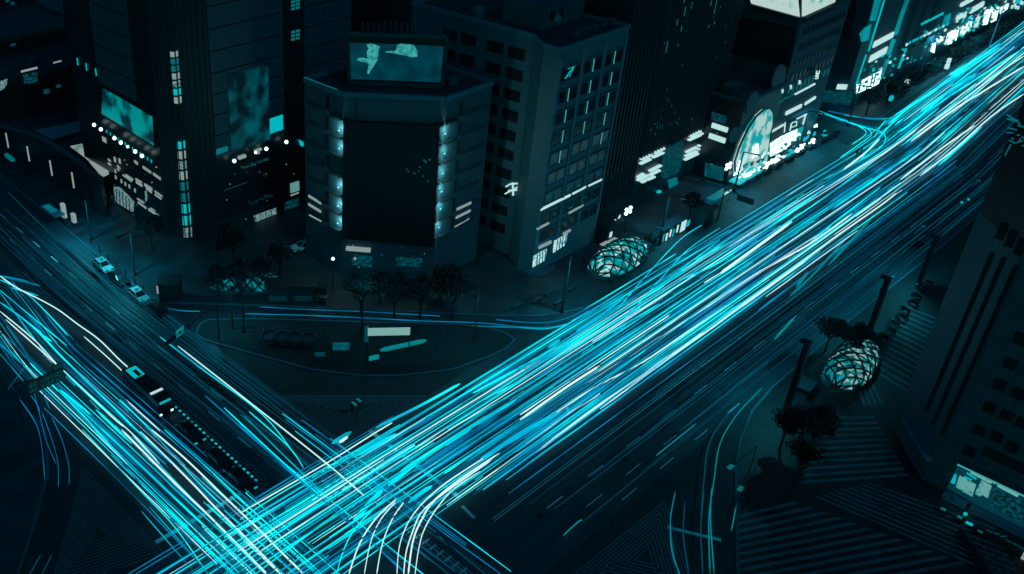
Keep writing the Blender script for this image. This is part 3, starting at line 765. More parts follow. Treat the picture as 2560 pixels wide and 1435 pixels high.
for a, b in (((1599,397),(1624,385)),((1631,381),(1656,369)),((1597,408),(1622,396)),((1628,392),(1654,380)),((1620,426),(1648,412)),((1590,442),(1605,433)),((1621,436),(1645,424)),((1590,449),(1616,437)),((1600,454),(1632,440)),((1721,339),(1747,326)),((1718,349),(1747,336)),((1750,333),(1773,321)),((1763,317),(1775,311)),((1712,379),(1737,367)),((1742,364),(1763,353)),((1710,389),(1738,377)),((1741,372),(1764,362)),((1708,398),(1750,378))):
    S1(B4, 'light_bar', LW, w4, a, b, 0.30, 0.6)
P1(B4, 'lobby_glass', SHOPD, w4, ((1660,372),(1703,352),(1697,410),(1690,432),(1655,445),(1650,430)), 0.5)
S1(B4, 'canopy', CONC, w4, (1640,492), (1720,440), 0.25, 2.5)
mb = MB(); pan(mb, w4, ((1663,448),(1684,440),(1690,470),(1668,478)), 0.2, 0.5); mb.build('banner', LCD, B4)
P1(B4, 'door_glow', LG, w4, ((1660,472),(1668,468),(1668,488),(1660,492)), 0.2, 0.55)
S1(B4, 'door_glow', LC, w4, (1640,484), (1646,480), 1.0, 0.6)
mb = MB()
for px, py in ((1505,410),(1523,415),(1540,420),(1552,424),(1525,440),(1545,446),(1562,453),(1515,432)): S1(B4, 'small_sign', LBD, w4, (px,py), (px+5,py+1), 0.14, 0.1)

# --- arched annex and white office next to it
B5 = bldg('arched_annex', (167.5, 72.6), 'low dark annex whose front carries a tall glowing arch of cyan and white')
MB().box(167.5, 72.9, 0.1, 183.0, 86, 16.5).build('wall', DARKW, B5)
mb = MB(); mb.box(167.3, 72.7, 16.5, 183.0, 73.1, 17.2); mb.box(167.3, 73.1, 16.5, 167.8, 86, 17.2); mb.box(167.8, 73.1, 16.5, 183, 86, 16.6)
for i in range(7): mb.bar((170+i*1.6, 75, 17.2), (170+i*1.6, 82, 17.2), 0.25, 0.3)
mb.box(169.5, 76.5, 16.6, 174, 79, 18.0)
mb.build('roof', CONC, B5)
w5, w5x = WY(72.9), WX(167.5)
P1(B5, 'glowing_arch', E('arch_glow', (0.42,0.62,0.58), 0.95, (0.33, (0.0,0.36,0.38), 0.44, 0.53)), w5, ((1834,440),(1832,402),(1845,362),(1866,318),(1886,289),(1905,272),(1919,269),(1928,281),(1927,310),(1920,340),(1916,372),(1912,418)), 0.35)
mb = MB(); pts = [(1834,440),(1832,402),(1845,362),(1866,318),(1886,289),(1905,272),(1919,269),(1928,281),(1927,310),(1920,340)]
for i in range(len(pts)-1): mb.bar(w5(*pts[i])+OY*0.4, w5(*pts[i+1])+OY*0.4, 0.3, 0.25)
mb.build('arch_rim', M('arch_rim', T(0.1), 0.4), B5)
for c, rx, ry, sl in (((1879,256),13,29,0.5),((1834,336),12,21,0.45)):
    P1(B5, 'wall_disc', M('disc_panel', T(0.13), 0.5), w5, [(c[0]+rx*math.cos(t*math.pi/8)-sl*0.55*ry*math.sin(t*math.pi/8), c[1]+ry*math.sin(t*math.pi/8)) for t in range(16)], 0.2)
P1(B5, 'lit_window_or_reflection', SHOPD, w5x, ((1781,279),(1818,291),(1814,309),(1778,299)), 0.1)
S1(B5, 'sign_band', LW, w5x, (1781,312), (1820,325), 0.9, 0.3); S1(B5, 'sign_band', LW, w5x, (1774,338), (1814,352), 0.95, 0.3)
P1(B5, 'glass_wall', E('annex_wall_glow', (0.0,0.13,0.16), 0.8, (0.25, (0.0,0.03,0.04), 0.4, 0.6)), w5x, ((1764,406),(1812,420),(1806,452),(1762,440)), 0.15)
B6 = bldg('striped_office', (183, 73), 'pale office block with bands of small windows below a two-sided lit roof screen')
MB().box(183.05, 73, 0.1, 203.6, 84.5, 29.2).build('wall', STONE, B6)
mb = MB()
for k, z0 in enumerate((25.6, 22.6, 19.6, 16.7)):
    for i in range(11): MB().box(185+i*1.68, 72.9, z0, 185.75+i*1.68, 72.99, z0+1.25).build('window', BLACKG, B6)
mb = MB()
for i in range(11): mb.box(185.2+i*1.68, 72.85, 14.2, 185.42+i*1.68, 72.98, 15.5)
mb.build('slit_light', LCD, B6)
w6, w6x = WY(73), WX(183.05)
mb = MB(); pan(mb, w6x, ((1795,58),(1868,40),(1993,62),(1975,165),(1800,128)), 0.12); mb.build('glass_wall', BLACKG, B6)
mb = MB()
for a, b in (((1808,30),(1985,62)), ((1808,30),(1798,120))): mb.bar(w6x(*a)+OX*0.3, w6x(*b)+OX*0.3, 0.16)
mb.build('edge_rail', M('edge_rail', T(0.2), 0.4), B6)
P1(B6, 'wall_disc', M('disc_panel', T(0.13), 0.5), w6, [(1945+16*math.cos(t*math.pi/8)+8*math.sin(-t*math.pi/8), 196+36*math.sin(t*math.pi/8)) for t in range(16)], 0.2)
for a, b, h in (((1963,283),(2001,264),0.75),((2011,259),(2036,243),0.55),((1986,235),(2035,209),0.28)): S1(B6, 'sign_band', LW, w6, a, b, h, 0.3)
for px, py in ((1955,227),(1976,217),(1998,205)): P1(B6, 'lit_window_or_reflection', LW, w6, ((px-2,py-4),(px+2,py-5),(px+2,py+4),(px-2,py+6)), 0.15)
mb = MB()
for i in range(16): x = 1943+i*5; y = 256-i*2.6; strip(mb, w6, (x,y+random.uniform(-3,3)), (x+2,y+random.uniform(-3,3)), 0.25)
mb.build('small_sign', LCD, B6)
# big sign with strokes
bd = P1(B6, 'sign_board', M('sign_black', (0.006,0.02,0.025), 0.4), w6, ((1926,326),(2015,280),(2012,310),(1922,352)), 0.35)
wq = Pl(w6.p+w6.n*0.4, w6.n)
mb = MB()
for a, b, t in (((1928,330),(1960,311),0.5),((1963,306),(1961,330),0.35),((1979,308),(1975,326),0.5),((1980,307),(1992,303),0.25),((1992,303),(1991,314),0.25),((1991,314),(1979,318),0.25),((1991,297),(2016,284),0.5),((2013,286),(2006,311),0.55)):
    mb.bar(wq(*a), wq(*b), t, 0.12) if abs(a[0]-b[0]) > 6 else mb.bar(wq(*a), wq(*b), 0.12, t)
mb.build('sign_letters', LW, bd)
P1(B6, 'shop_front', SHOPX, w6, ((1925,358),(1960,336),(1992,322),(1990,348),(1962,372),(1925,392)), 0.12)
P1(B6, 'shop_front', E('shop_cyan', (0.0,0.30,0.36), 0.9), w6, ((1993,322),(2008,314),(2006,336),(1992,343)), 0.12)
mb = MB(); strip(mb, w6, (1930,398), (2045,338), 0.18, 1.4); mb.build('awning', METAL, B6)
# shop fronts under the arch
P1(B5, 'shop_front', SHOPX, WY(72.5), ((1833,440),(1850,400),(1858,398),(1850,436)), 0.1)
P1(B5, 'shop_front', SHOPX, WY(72.5), ((1882,368),(1895,358),(1894,388),(1880,396)), 0.1)
P1(B5, 'shop_front', LW, WY(72.5), ((1848,400),(1866,378),(1864,396),(1846,425)), 0.1, 0.2)
S1(B5, 'awning', LC, WY(72.4), (1822,452), (1880,418), 0.3, 2.2)
random.seed(31)
for i in range(44):
    t = random.random(); x, y = 1845+t*190, 448-t*108-random.uniform(0,34); wz = WY(72.4-random.random()*0.6)
    P1(B6 if t > .45 else B5, 'lit_display', random.choice([LW, SHOPX, LC, LCD, METAL]), wz, ((x,y),(x+random.uniform(3,10),y-random.uniform(2,5)),(x+random.uniform(3,9),y+random.uniform(1,6)),(x-1,y+random.uniform(4,9))), .12, .1)
# vertical sign
vs = empty('blade_sign', (203.8, 72.4, 12), 'narrow vertical lit sign with two characters at the far corner of the pale striped office', 'sign')
pv = Pl((203.9, 72.2), (-1, 0)); pv = WY(72.2)
P1(vs, 'panel', METAL, pv, ((2039,175),(2052,172),(2048,196),(2036,199)), 0.2)
mb = MB(); wv = Pl(pv.p+pv.n*0.22, pv.n)
for a, b in (((2042,177),(2041,184)),((2041,184),(2047,184)),((2047,184),(2048,176)),((2046,187),(2040,188)),((2040,188),(2040,191)),((2040,191),(2045,191)),((2045,191),(2044,196)),((2044,196),(2038,196))):
    mb.bar(wv(*a), wv(*b), 0.2, 0.25)
mb.build('letters', LW, vs)
# two sided roof screen
q = Vector((183.05, 73, 29.3))
RS = empty('corner_screen', tuple(q), 'two-sided glowing white screen wrapped round the roof corner of the pale striped office', 'screen')
P1(RS, 'left_screen', E('screen_white', (0.50,0.66,0.62), 0.95, (0.28, (0.02,0.42,0.42), 0.33, 0.44)), w6x, ((1852,-70),(1881,8),(2000,41),(1990,-60)), 0.35, 0.05)
P1(RS, 'right_screen', E('screen_white', (0.5,0.66,0.62), 0.95), WY(73), ((2004,40),(2083,4),(2090,-60),(2004,-60)), 0.35, 0.05)
S1(RS, 'base_frame', METAL, w6x, (1870,14), (2000,50), 1.0, 0.6); S1(RS, 'base_frame', METAL, WY(73), (2005,50), (2080,16), 1.0, 0.6)

# --- row of lit buildings beyond the side street
def rowb(name, x0, x1, h, label, wall, yb=75.0):
    b = bldg(name, (x0, yb), label); MB().box(x0, yb, 0.1, x1, yb+14, h).build('wall', wall, b); return b
W7 = WY(75)
C1 = rowb('glass_corner_building', 222, 230.4, 34, 'dark glass corner building with a lit pill sign above its shop, beyond the side street', M('bluish_wall', T(0.09), 0.5))
wc = WX(222)
P1(C1, 'glass_wall', BLACKG, wc, ((2060,85),(2128,100),(2150,-60),(2080,-60)), 0.15)
mb = MB()
for i in range(4): mb.bar(wc(2068+i*5, 20+i*22)+OX*0.2, wc(2138+i*0-i*3, 34+i*22)+OX*0.2, 0.12)
for i in range(4): mb.bar(wc(2085+i*17, -40)+OX*0.2, wc(2068+i*17, 90)+OX*0.2, 0.1)
mb.build('glazing_bar', M('bar_grey', T(0.08), 0.4), C1)
P1(C1, 'round_light', LC, wc, ((2058,100),(2068,98),(2076,104),(2073,116),(2063,118),(2057,112)), 0.3)
P1(C1, 'dim_light', E('dim_glow', (0,0.30,0.32), 0.8), wc, ((2053,136),(2078,141),(2079,147),(2054,144)), 0.3)
S1(C1, 'pill_sign', LW, wc, (2094,216), (2118,217), 1.1, 0.5)
P1(C1, 'shop_front', SHOPD, wc, ((2046,222),(2132,232),(2125,262),(2040,252)), 0.1)
S1(C1, 'ledge', CONC, wc, (2047,160), (2092,173), 0.4, 0.8)
C2 = rowb('lit_pillar_building', 230.6, 246, 44, 'bright building with tall cyan light pillars and two long glowing name boards', M('bluish_wall', T(0.09), 0.5))
PL_ = E('pillar_glow', (0.0,0.30,0.34), 0.9, (0.3, (0.0,0.16,0.20), 0.35, 0.6))
P1(C2, 'light_pillar', PL_, W7, ((2186,0),(2200,-40),(2210,-40),(2196,10),(2184,52),(2174,52)), 0.3)
P1(C2, 'light_pillar', PL_, W7, ((2160,70),(2176,60),(2168,100),(2152,104),(2148,84)), 0.3)
P1(C2, 'light_pillar', PL_, W7, ((2262,0),(2270,0),(2262,20),(2241,86),(2232,88)), 0.3)
P1(C2, 'light_pillar', PL_, W7, ((2228,98),(2237,98),(2224,136),(2216,138)), 0.3)
P1(C2, 'light_pillar', PL_, W7, ((2212,150),(2221,146),(2205,190),(2198,192)), 0.3)
S1(C2, 'edge_light', LC, W7, (2162,136), (2138,208), 0.3) if False else part(C2, 'edge_light', LC, lambda m_: (m_.bar(W7(2207,0)+OY*0.3, W7(2168,127)+OY*0.3, 0.28), m_.bar(W7(2162,136)+OY*0.3, W7(2138,208)+OY*0.3, 0.25)))
n1 = P1(C2, 'name_board', LW, W7, ((2180,119),(2185,104),(2233,79),(2229,93)), 0.3)
n2 = P1(C2, 'name_board', LW, W7, ((2170,156),(2176,139),(2217,116),(2212,133)), 0.3)
P1(C2, 'shop_front', SHOPX, W7, ((2142,208),(2168,194),(2162,224),(2140,234)), 0.15)
P1(C2, 'shop_front', SHOPX, W7, ((2171,192),(2204,175),(2196,208),(2167,224)), 0.15)
for px in (2150, 2178, 2186): part(C2, 'shop_mullion', METAL, lambda m_: m_.bar(W7(px, 200-(px-2150)*0.45)+OY*0.25, W7(px-5, 228-(px-2150)*0.45)+OY*0.25, 0.25))
C3 = rowb('lattice_building', 246.2, 268, 50, 'dark building with lattice strips and small lit signs, right of the lit pillars', M('lattice_wall', T(0.05), 0.6))
part(C3, 'lattice', M('lattice_metal', T(0.14), 0.5), lambda m_: [m_.box(248.4+i*7.0, 74.8, 8, 248.55+i*7.0, 74.98, 50) for i in range(3)]+[m_.box(249.9+i*7.0, 74.8, 8, 250.05+i*7.0, 74.98, 50) for i in range(3)]+[m_.box(248.55+i*7.0, 74.85, 9+j*1.4, 249.9+i*7.0, 74.95, 9.15+j*1.4) for i in range(3) for j in range(29)])
random.seed(9)
for k in range(13):
    x = 2262+k*9.2; y = 112-k*4.6
    if k < 12: S1(C3, 'small_sign', LW if random.random() < 0.6 else LC, W7, (x, y), (x+random.uniform(3,7), y-random.uniform(1.5,3)), 0.55, 0.3)
for k in range(7): S1(C3, 'small_sign', LC, W7, (2302+k*8, 60-k*4), (2308+k*8, 57-k*4), 0.5, 0.3)
part(C3, 'edge_light', LC, lambda m_: m_.bar(W7(2262,120)+OY*0.3, W7(2243,170)+OY*0.3, 0.4))
C4 = rowb('signboard_building', 268.2, 292, 40, 'building with a crowded white shop front and tall lit blade signs, far up the avenue', M('bluish_wall', T(0.09), 0.5))
for pts in (((2362,112),(2369,84),(2380,76),(2376,108)),((2379,106),(2384,76),(2397,66),(2388,100)),((2398,88),(2403,74),(2412,68),(2406,92)),((2340,98),(2352,90),(2356,100),(2344,108)),((2326,128),(2332,104),(2338,104),(2333,132))):
    P1(C4, 'shop_front', SHOPX, W7, pts, 0.25)
P1(C4, 'wall_screen', PL_, W7, ((2352,68),(2362,40),(2376,32),(2370,62)), 0.2)
C5 = rowb('far_shop_building', 292.2, 318, 46, 'tall dark building with long white sign bars, near the top right edge', M('lattice_wall', T(0.05), 0.6))
for a, b, h in (((2390,44),(2411,34),1.2),((2424,27),(2455,9),1.3),((2400,12),(2430,-4),0.9)): S1(C5, 'sign_band', LW, W7, a, b, h, 0.5)
P1(C5, 'shop_front', SHOPX, W7, ((2406,66),(2418,58),(2412,80),(2402,86)), 0.25)
P1(C5, 'shop_front', SHOPX, W7, ((2423,60),(2428,52),(2424,76),(2418,78)), 0.25)
P1(C5, 'blade_sign', LW, W7, ((2440,44),(2446,40),(2438,66),(2433,68)), 0.6)
C6 = rowb('bright_corner_shop', 318.2, 352, 42, 'building with the brightest white shop fronts in the top right corner of the view', M('bluish_wall', T(0.09), 0.5))
for pts in (((2460,34),(2464,26),(2480,18),(2478,30)),((2455,62),(2461,38),(2474,32),(2466,60)),((2482,24),(2496,16),(2488,50),(2476,56)),((2500,20),(2520,8),(2516,22),(2500,34))):
    P1(C6, 'shop_front', SHOPX, W7, pts, 0.25)
random.seed(33)
for b_, xa, xb in ((C2, 2140, 2206), (C3, 2215, 2330), (C4, 2330, 2412), (C5, 2400, 2452), (C6, 2452, 2520)):
    for i in range(30):
        x = random.uniform(xa, xb); gy = 236-(x-2142)*0.555; y = gy-random.uniform(4, 70)
        P1(b_, 'lit_display', random.choice([LW, LC, LC, LCD, LCD, LBD]), W7, ((x,y),(x+random.uniform(2,6),y-random.uniform(1,3)),(x+random.uniform(1,5),y+random.uniform(1,4)),(x-1,y+random.uniform(3,6))), .2, .3)
C7 = rowb('end_building', 352.4, 420, 40, 'dark lit block ending the row, at the very top right corner', M('lattice_wall', T(0.05), 0.6))
for i in range(14):
    x = 2520+random.uniform(0,38); y = random.uniform(-5,18); P1(C7, 'lit_sign', random.choice([LW, LC]), W7, ((x,y),(x+3,y-2),(x+2,y+5),(x-1,y+7)), 0.3)

random.seed(61)
for (b_, pl_, xa, xb, ya, yb_, n_) in ((L, w_x, 262, 400, 390, 545, 26), (L, w_y, 545, 745, 400, 560, 26), (B2, Pl(pc.p, pc.n), 870, 1080, 612, 668, 14), (B4, w4, 1600, 1780, 360, 470, 16), (B5, w5x, 1768, 1815, 300, 440, 8)):
    for i in range(n_):
        x, y = random.uniform(xa, xb), random.uniform(ya, yb_); S1(b_, 'small_light', random.choice([LCD, LBD, LBD, LG]), pl_, (x, y), (x+random.uniform(.6, 3.5), y+random.uniform(-.5, .8)), random.uniform(.06, .22), .08)
# --- dark neighbours behind
D1 = simple_block('background_office', 131, 135, 152, 152, 36, 'office block with one row of lit windows, behind the left end of the roof screen', wall=STONE, roofbits=0)
wm, wmy = WX(131), WY(135)
for a, b in (((845,6),(870,18)),((888,22),(910,35))): S1(D1, 'lit_window_or_reflection', LC, wm, a, b, 1.1)
S1(D1, 'lit_window_or_reflection', LC, wmy, (922,34), (943,28), 1.2)
for k in range(9): S1(D1, 'window_band', BLACKG, wm, (845,30+k*24), (912,60+k*24), 1.4); S1(D1, 'window_band', BLACKG, wmy, (921,60+k*24), (944,54+k*24), 1.4)
simple_block('dark_tower', 124.8, 122, 140, 134, 60, 'featureless black tower rising behind the roof screen', wall=M('tower_dark', (0.010,0.034,0.044), 0.4), roofbits=0, n=3)
simple_block('rear_block', 141, 112, 168, 130, 33, 'dark block filling the gap behind the gridded office block', wall=DARKW, n=6)
simple_block('rear_block', 115.5, 138, 128, 160, 30, 'dark block standing directly behind the department store tower', wall=DARKW, n=3)
simple_block('rear_block', 175, 92, 215, 112, 26, 'dark block behind the arched annex', wall=DARKW, n=6)
simple_block('rear_block', 180, 118, 240, 150, 40, 'distant dark block at the top edge behind the finned tower', wall=DARKW, n=12)

# --- granite tower on the right
RB = bldg('granite_tower', (109, 16), 'pale granite tower with square black windows and a lit shop, on the right edge')
fR = [(109,-60),(109,16.2),(113.0,19.6),(113.0,22.3),(127,22.3),(127,-60)]
fR = [(109,-60),(109,16.2),(116.2,22.4),(140,22.4),(140,-60)]
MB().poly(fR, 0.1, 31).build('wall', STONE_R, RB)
wR = WX(109)
pd = Pl((109, 16.2), (-6.2, 7.2)); pd = Pl((109,16.2), (-6.2, 7.2))
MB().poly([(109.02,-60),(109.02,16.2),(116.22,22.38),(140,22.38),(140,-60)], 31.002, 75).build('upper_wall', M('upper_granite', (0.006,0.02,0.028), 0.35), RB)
mb = MB()
# stepped boundary between stone and dark glass above
for i in range(9):
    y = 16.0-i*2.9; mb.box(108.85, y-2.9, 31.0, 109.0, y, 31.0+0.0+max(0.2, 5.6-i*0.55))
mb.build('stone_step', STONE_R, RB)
# square windows, rows stagger like a chequer
def sqw(y, z, s=1.35, h=1.45):
    f = MB().box(108.86, y-s/2, z-h/2, 108.995, y+s/2, z+h/2); f.build('window', BLACKG, RB)
cw = [wR(*p) for p in ((2515,970),(2490,1010),(2440,1050),(2420,1140),(2465,1120))]
for px, py in ((2551,846),(2526,908),(2500,962),(2546,984),(2475,1018),(2517,1038),(2557,1058),(2450,1075),(2492,1091),(2531,1117),(2424,1128),(2580,930),(2590,1000),(2600,1080),(2610,860),(2640,950),(2650,1040)):
    p = wR(px, py); sqw(p.y, p.z, 1.15, 1.3)
for px, py in ((2506,577),(2529,596),(2551,616)):
    p = wR(px, py); sqw(p.y, p.z, 0.8, 1.9)
f = MB(); a = wR(2455,1135); b = wR(2560,1185); f.prism([a+OX*.01, b+OX*.01, b+OX*.01+Vector((0,0,1.2)), a+OX*.01+Vector((0,0,1.2))], OX*0.1); f.build('window', BLACKG, RB)
# three long vertical slots
for i, (yt, yb) in enumerate(((15.1,15.1),(13.9,13.9),(12.7,12.7))):
    pass
mb = MB()
for (a, b) in (((2480,630),(2318,1030)),((2505,640),(2340,1060)),((2530,660),(2365,1090))):
    p, q = wR(*a), wR(*b); ym = (p.y+q.y)/2
    mb.box(108.84, ym-0.22, q.z, 108.995, ym+0.22, p.z)
mb.build('slot', BLACKG, RB)
# street level: canopy light, shop, board
P1(RB, 'shop_recess', E('recess_glow', (0.0,0.045,0.065), 0.8), wR, ((2400,1152),(2560,1228),(2560,1326),(2368,1220)), 0.05)
mb = MB(); p, q = wR(2400,1153), wR(2580,1238); mb.bar(p+OX*0.7, q+OX*0.7, 0.28, 0.2); mb.build('canopy_light', E('canopy_tube', (0.05,0.36,0.36), 0.95), RB)
mb = MB(); mb.bar(p+OX*0.35+Vector((0,0,0.2)), q+OX*0.35+Vector((0,0,0.2)), 1.0, 0.14); mb.build('canopy', CONC, RB)
for a, b, h in (((2430,1175),(2482,1202),0.55),((2497,1208),(2548,1235),0.55),((2485,1200),(2492,1204),0.4)): S1(RB, 'sign_band', E('board_glow', (0.16,0.44,0.42), 0.95), wR, a, b, h, 0.3)
P1(RB, 'door_light', LC, wR, ((2383,1194),(2388,1184),(2392,1186),(2388,1208),(2378,1203)), 0.25)
P1(RB, 'shop_front', E('frost_glass', (0.14,0.40,0.38), 0.9, (2.2, (0.0,0.24,0.26), 0.34, 0.46)), wR, ((2400,1188),(2441,1211),(2431,1240),(2390,1216)), 0.15)
P1(RB, 'shop_front', E('frost_glass', (0.14,0.40,0.38), 0.9), wR, ((2455,1199),(2480,1214),(2470,1244),(2458,1236),(2450,1240),(2438,1232)), 0.15)
P1(RB, 'shop_front', SHOPD, wR, ((2484,1214),(2560,1252),(2560,1310),(2478,1262)), 0.15)
for a, b in (((2418,1181),(2442,1196)),((2411,1190),(2430,1199))): S1(RB, 'small_sign', LC, wR, a, b, 0.14, 0.2)
mb = MB(); mb.box(107.7, -30, 0.14, 109, 13.6, 0.3); mb.box(107.2,-30,0.14,107.7,13.4,0.22)
mb.build('entrance_step', M('step_stone', T(0.22), 0.6), RB)
mb = MB(); a, b = G(2262,1040,4), G(2330,1145,0.5)
mb.bar(G(2262,1045,3.4), G(2322,1150,3.4), 0.7, 0.25); mb.build('stone_rib', M('rib_stone', T(0.30), 0.7), RB)
# reflections in the upper glass, put in as small glowing bars
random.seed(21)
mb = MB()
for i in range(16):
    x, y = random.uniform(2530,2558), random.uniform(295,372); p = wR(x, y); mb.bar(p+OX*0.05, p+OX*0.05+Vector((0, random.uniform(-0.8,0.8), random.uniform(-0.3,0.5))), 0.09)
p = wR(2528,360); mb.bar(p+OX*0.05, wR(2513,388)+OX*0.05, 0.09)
mb.build('lit_window_or_reflection', LCD, RB)

# ------------------------------------------------------------------ trails of head and tail lamps, and vehicle reflections
def Gt(pts, z): return [G(x, y, z) for x, y in pts]
def smooth(pts, n=5):
    if len(pts) < 3: return pts
    out = []
    for i in range(len(pts)-1):
        p0, p1, p2, p3 = pts[max(i-1,0)], pts[i], pts[i+1], pts[min(i+2, len(pts)-1)]
        for k in range(n):
            t = k/n; out.append(0.5*((2*p1)+(p2-p0)*t+(2*p0-5*p1+4*p2-p3)*t*t+(3*p1-p0-3*p2+p3)*t**3))
    return out+[pts[-1]]
def trail(mb, pts, w, mt, z=0.7, h=0.12):
    if w > 0.2: w = 0.2+(w-0.2)*0.45
    mb.mat(mt).path(smooth(Gt(pts, z)), w, h)
random.seed(42)
av = MB()
# measured strong ones, photo pixels
for pts, wd, mt, z in (
 (((1300,1038),(1413,960),(1571,856),(1675,787)), 0.22, TW, .7), (((1300,1050),(1420,966),(1500,915)), 0.35, TW, .8),
 (((1300,1093),(1480,973),(1599,911),(1735,820),(1840,750)), 0.14, TW, .7),
 (((1314,1111),(1407,1045),(1500,985)), 0.16, TW, .7), (((1280,1135),(1405,1046),(1420,1020)), 0.5, TC, .7),
 (((1801,684),(1870,634),(1980,554)), 0.75, TW, .9), (((1760,708),(1830,665),(1905,608),(1960,572)), 0.18, TW, .7),
 (((2130,535),(2020,613),(1901,679),(1760,773)), 0.30, TW, .8), (((2200,470),(2100,545),(2020,612)), 0.2, TC, .7),
 (((2190,400),(2060,495),(1940,575),(1820,655)), 0.25, TC, .7), (((1960,520),(1850,590),(1740,650)), 0.12, TC, .7),
 (((2108,425),(2160,385),(2199,348)), 0.4, TW, .8), (((2250,450),(2356,370),(2437,314)), 0.35, TW, .9), (((2300,440),(2390,370),(2480,290),(2560,235)), 0.3, TW, .9),
 (((2277,354),(2387,273),(2453,232),(2560,166)), 0.55, TW, .9), (((2290,335),(2400,255),(2500,180),(2560,140)), 0.4, TW, .9),
 (((2085,520),(2180,455),(2300,372)), 0.35, TC, .8), (((1700,700),(1800,655),(1935,560),(2050,480)), 0.35, TC, .9),
 (((1545,772),(1615,690),(1700,600),(1760,560)), 0.10, TC, .7), (((1560,800),(1650,700),(1720,625),(1800,570)), 0.10, TC, .7),
 (((1300,925),(1420,860),(1560,775),(1660,715)), 0.35, TC, .8), (((1180,985),(1290,925),(1400,865),(1500,805)), 0.30, TC, .8),
 (((1190,1010),(1350,925),(1500,830),(1600,770)), 0.14, TC, .7), (((1120,1075),(1300,975),(1480,860),(1650,760)), 0.16, TC, .7),
 (((1000,1180),(1150,1085),(1290,1000)), 0.7, TC, .8), (((1110,1185),(1190,1130),(1320,1050)), 0.3, TC, .8), (((1100,1120),(1180,1070)), 0.8, TC, .7),
 (((940,1070),(1060,1010),(1150,960)), 0.5, TC, .7), (((1200,1150),(1300,1085),(1400,1030)), 0.9, TC, .8), (((1250,1120),(1370,1045)), 1.0, TC, .8),
 (((1460,775),(1560,715),(1690,635)), 0.14, TC, .7), (((1480,800),(1600,735),(1690,690)), 0.10, TB, .7), (((1500,815),(1640,720),(1800,600)), 0.12, TC, .7),
 (((1440,830),(1500,790),(1560,745)), 0.5, TC2, .8), (((1370,870),(1400,850)), 0.8, TC2, .8), (((1290,925),(1330,905)), 0.8, TC2, .8),
 (((2150,400),(2210,330),(2260,280),(2330,232),(2420,170)), 0.30, TC, .8), (((2220,310),(2300,250),(2400,185),(2500,118)), 0.6, TC, .9),
 (((2235,290),(2320,235),(2420,165),(2560,75)), 0.45, TC, .9), (((2250,330),(2330,270),(2430,205),(2560,120)), 0.7, TC, .9), (((2300,280),(2380,225),(2440,185)), 1.5, TC, .8), (((2370,190),(2440,150),(2500,110)), 1.3, TC, .8)):
    trail(av, pts, wd, mt, z)
lanes = (47.6, 49.3, 51.0, 52.7, 54.3, 56.0, 57.6, 59.2, 60.8, 62.2)
def seg(mb, y, x0, x1, w, mt, z=0.7, drift=0.0):
    n = max(2, int((x1-x0)/14)); pts = []
    for i in range(n+1):
        x = x0+(x1-x0)*i/n; pts.append(Vector((x, bend(x, y)+drift*i/n+0.05*math.sin(x*0.07+y), z)))
    mb.mat(mt).path(pts, w, 0.1)
for ly in lanes:
    for k in range(6):
        y = ly+random.choice((-0.65, 0.65, -0.6, 0.6, 0.0))+random.uniform(-0.22, 0.22)
        x0 = 66+random.random()**1.25*240; ln = random.choice((14, 30, 50, 80, 130))*random.uniform(0.6, 1.3)
        if k < 2: x0 = 67+random.uniform(0, 30); ln = random.uniform(50, 170)
        mt = random.choices((TW, TC, TC2, TB, TD), (0.13, 0.36, 0.13, 0.26, 0.12))[0]
        if y > 60.2 and x0 < 190: ln = min(ln, 40)
        if y > 60.2 or y < 47.6: mt = random.choices((TC2, TB, TD), (0.3, 0.45, 0.25))[0]
        seg(av, y, x0, x0+ln, random.choice((0.06, 0.09, 0.12, 0.2)), mt, random.uniform(0.5, 0.9), random.choice((0, 0, 0, 0.6, -0.6, 1.6, -1.6)) if ln > 40 else 0)
    for k in range(2):
        x0 = random.uniform(90, 280); seg(av, ly+random.uniform(-0.5, 0.5), x0, x0+random.uniform(6, 36), random.choice((0.16, 0.25, 0.4)), random.choice((TC, TB, TB, TC2)), 0.85)
for k in range(58):
    y = 48.2+k*0.27+random.uniform(-.25,.25)
    x0 = random.uniform(20, 60) if y > 51 else random.uniform(60, 74); x1 = random.uniform(95, 230)
    seg(av, y, x0, x1, random.choice((0.03, 0.04, 0.06, 0.1)), random.choices((TW, TC, TB, TC2, TD), (.09, .34, .25, .16, .16))[0], random.uniform(.5, .9), random.choice((0, 0, .4, -.4)))
for k in range(10):
    y = random.uniform(52, 62.5); x0 = random.uniform(62, 82); seg(av, y, x0, x0+random.uniform(14, 40), random.choice((.18, .28)), random.choice((TC, TB, TC2)), .8)
for k in range(36):
    y = random.choice(lanes)+random.choice((-.7,-.62,.62,.7,0))+random.uniform(-.3,.3)
    x0 = random.uniform(66, 210); seg(av, y, x0, x0+random.uniform(50, 210), random.choice((0.035, 0.05, 0.07)), random.choices((TW, TC, TB, TC2), (.12, .34, .3, .24))[0], random.uniform(.5, .9), random.choice((0, 0, .5, -.5)))
for k in range(34):
    y = random.uniform(47.2, 62.6); x0 = random.uniform(66, 120); seg(av, y, x0, x0+random.uniform(15, 70), random.choice((0.05, 0.07, 0.1)), random.choices((TC, TB, TC2, TD), (.35, .3, .2, .15))[0], random.uniform(.5, .9))
for k in range(30):           # dense bundle up the avenue
    y = random.uniform(56, 64.8); x0 = random.uniform(195, 300); seg(av, y, x0, x0+random.uniform(25, 150), random.choice((0.06, 0.1, 0.16, 0.3)), random.choices((TW, TC, TB), (0.25, 0.45, 0.3))[0], random.uniform(.5, 1.0))
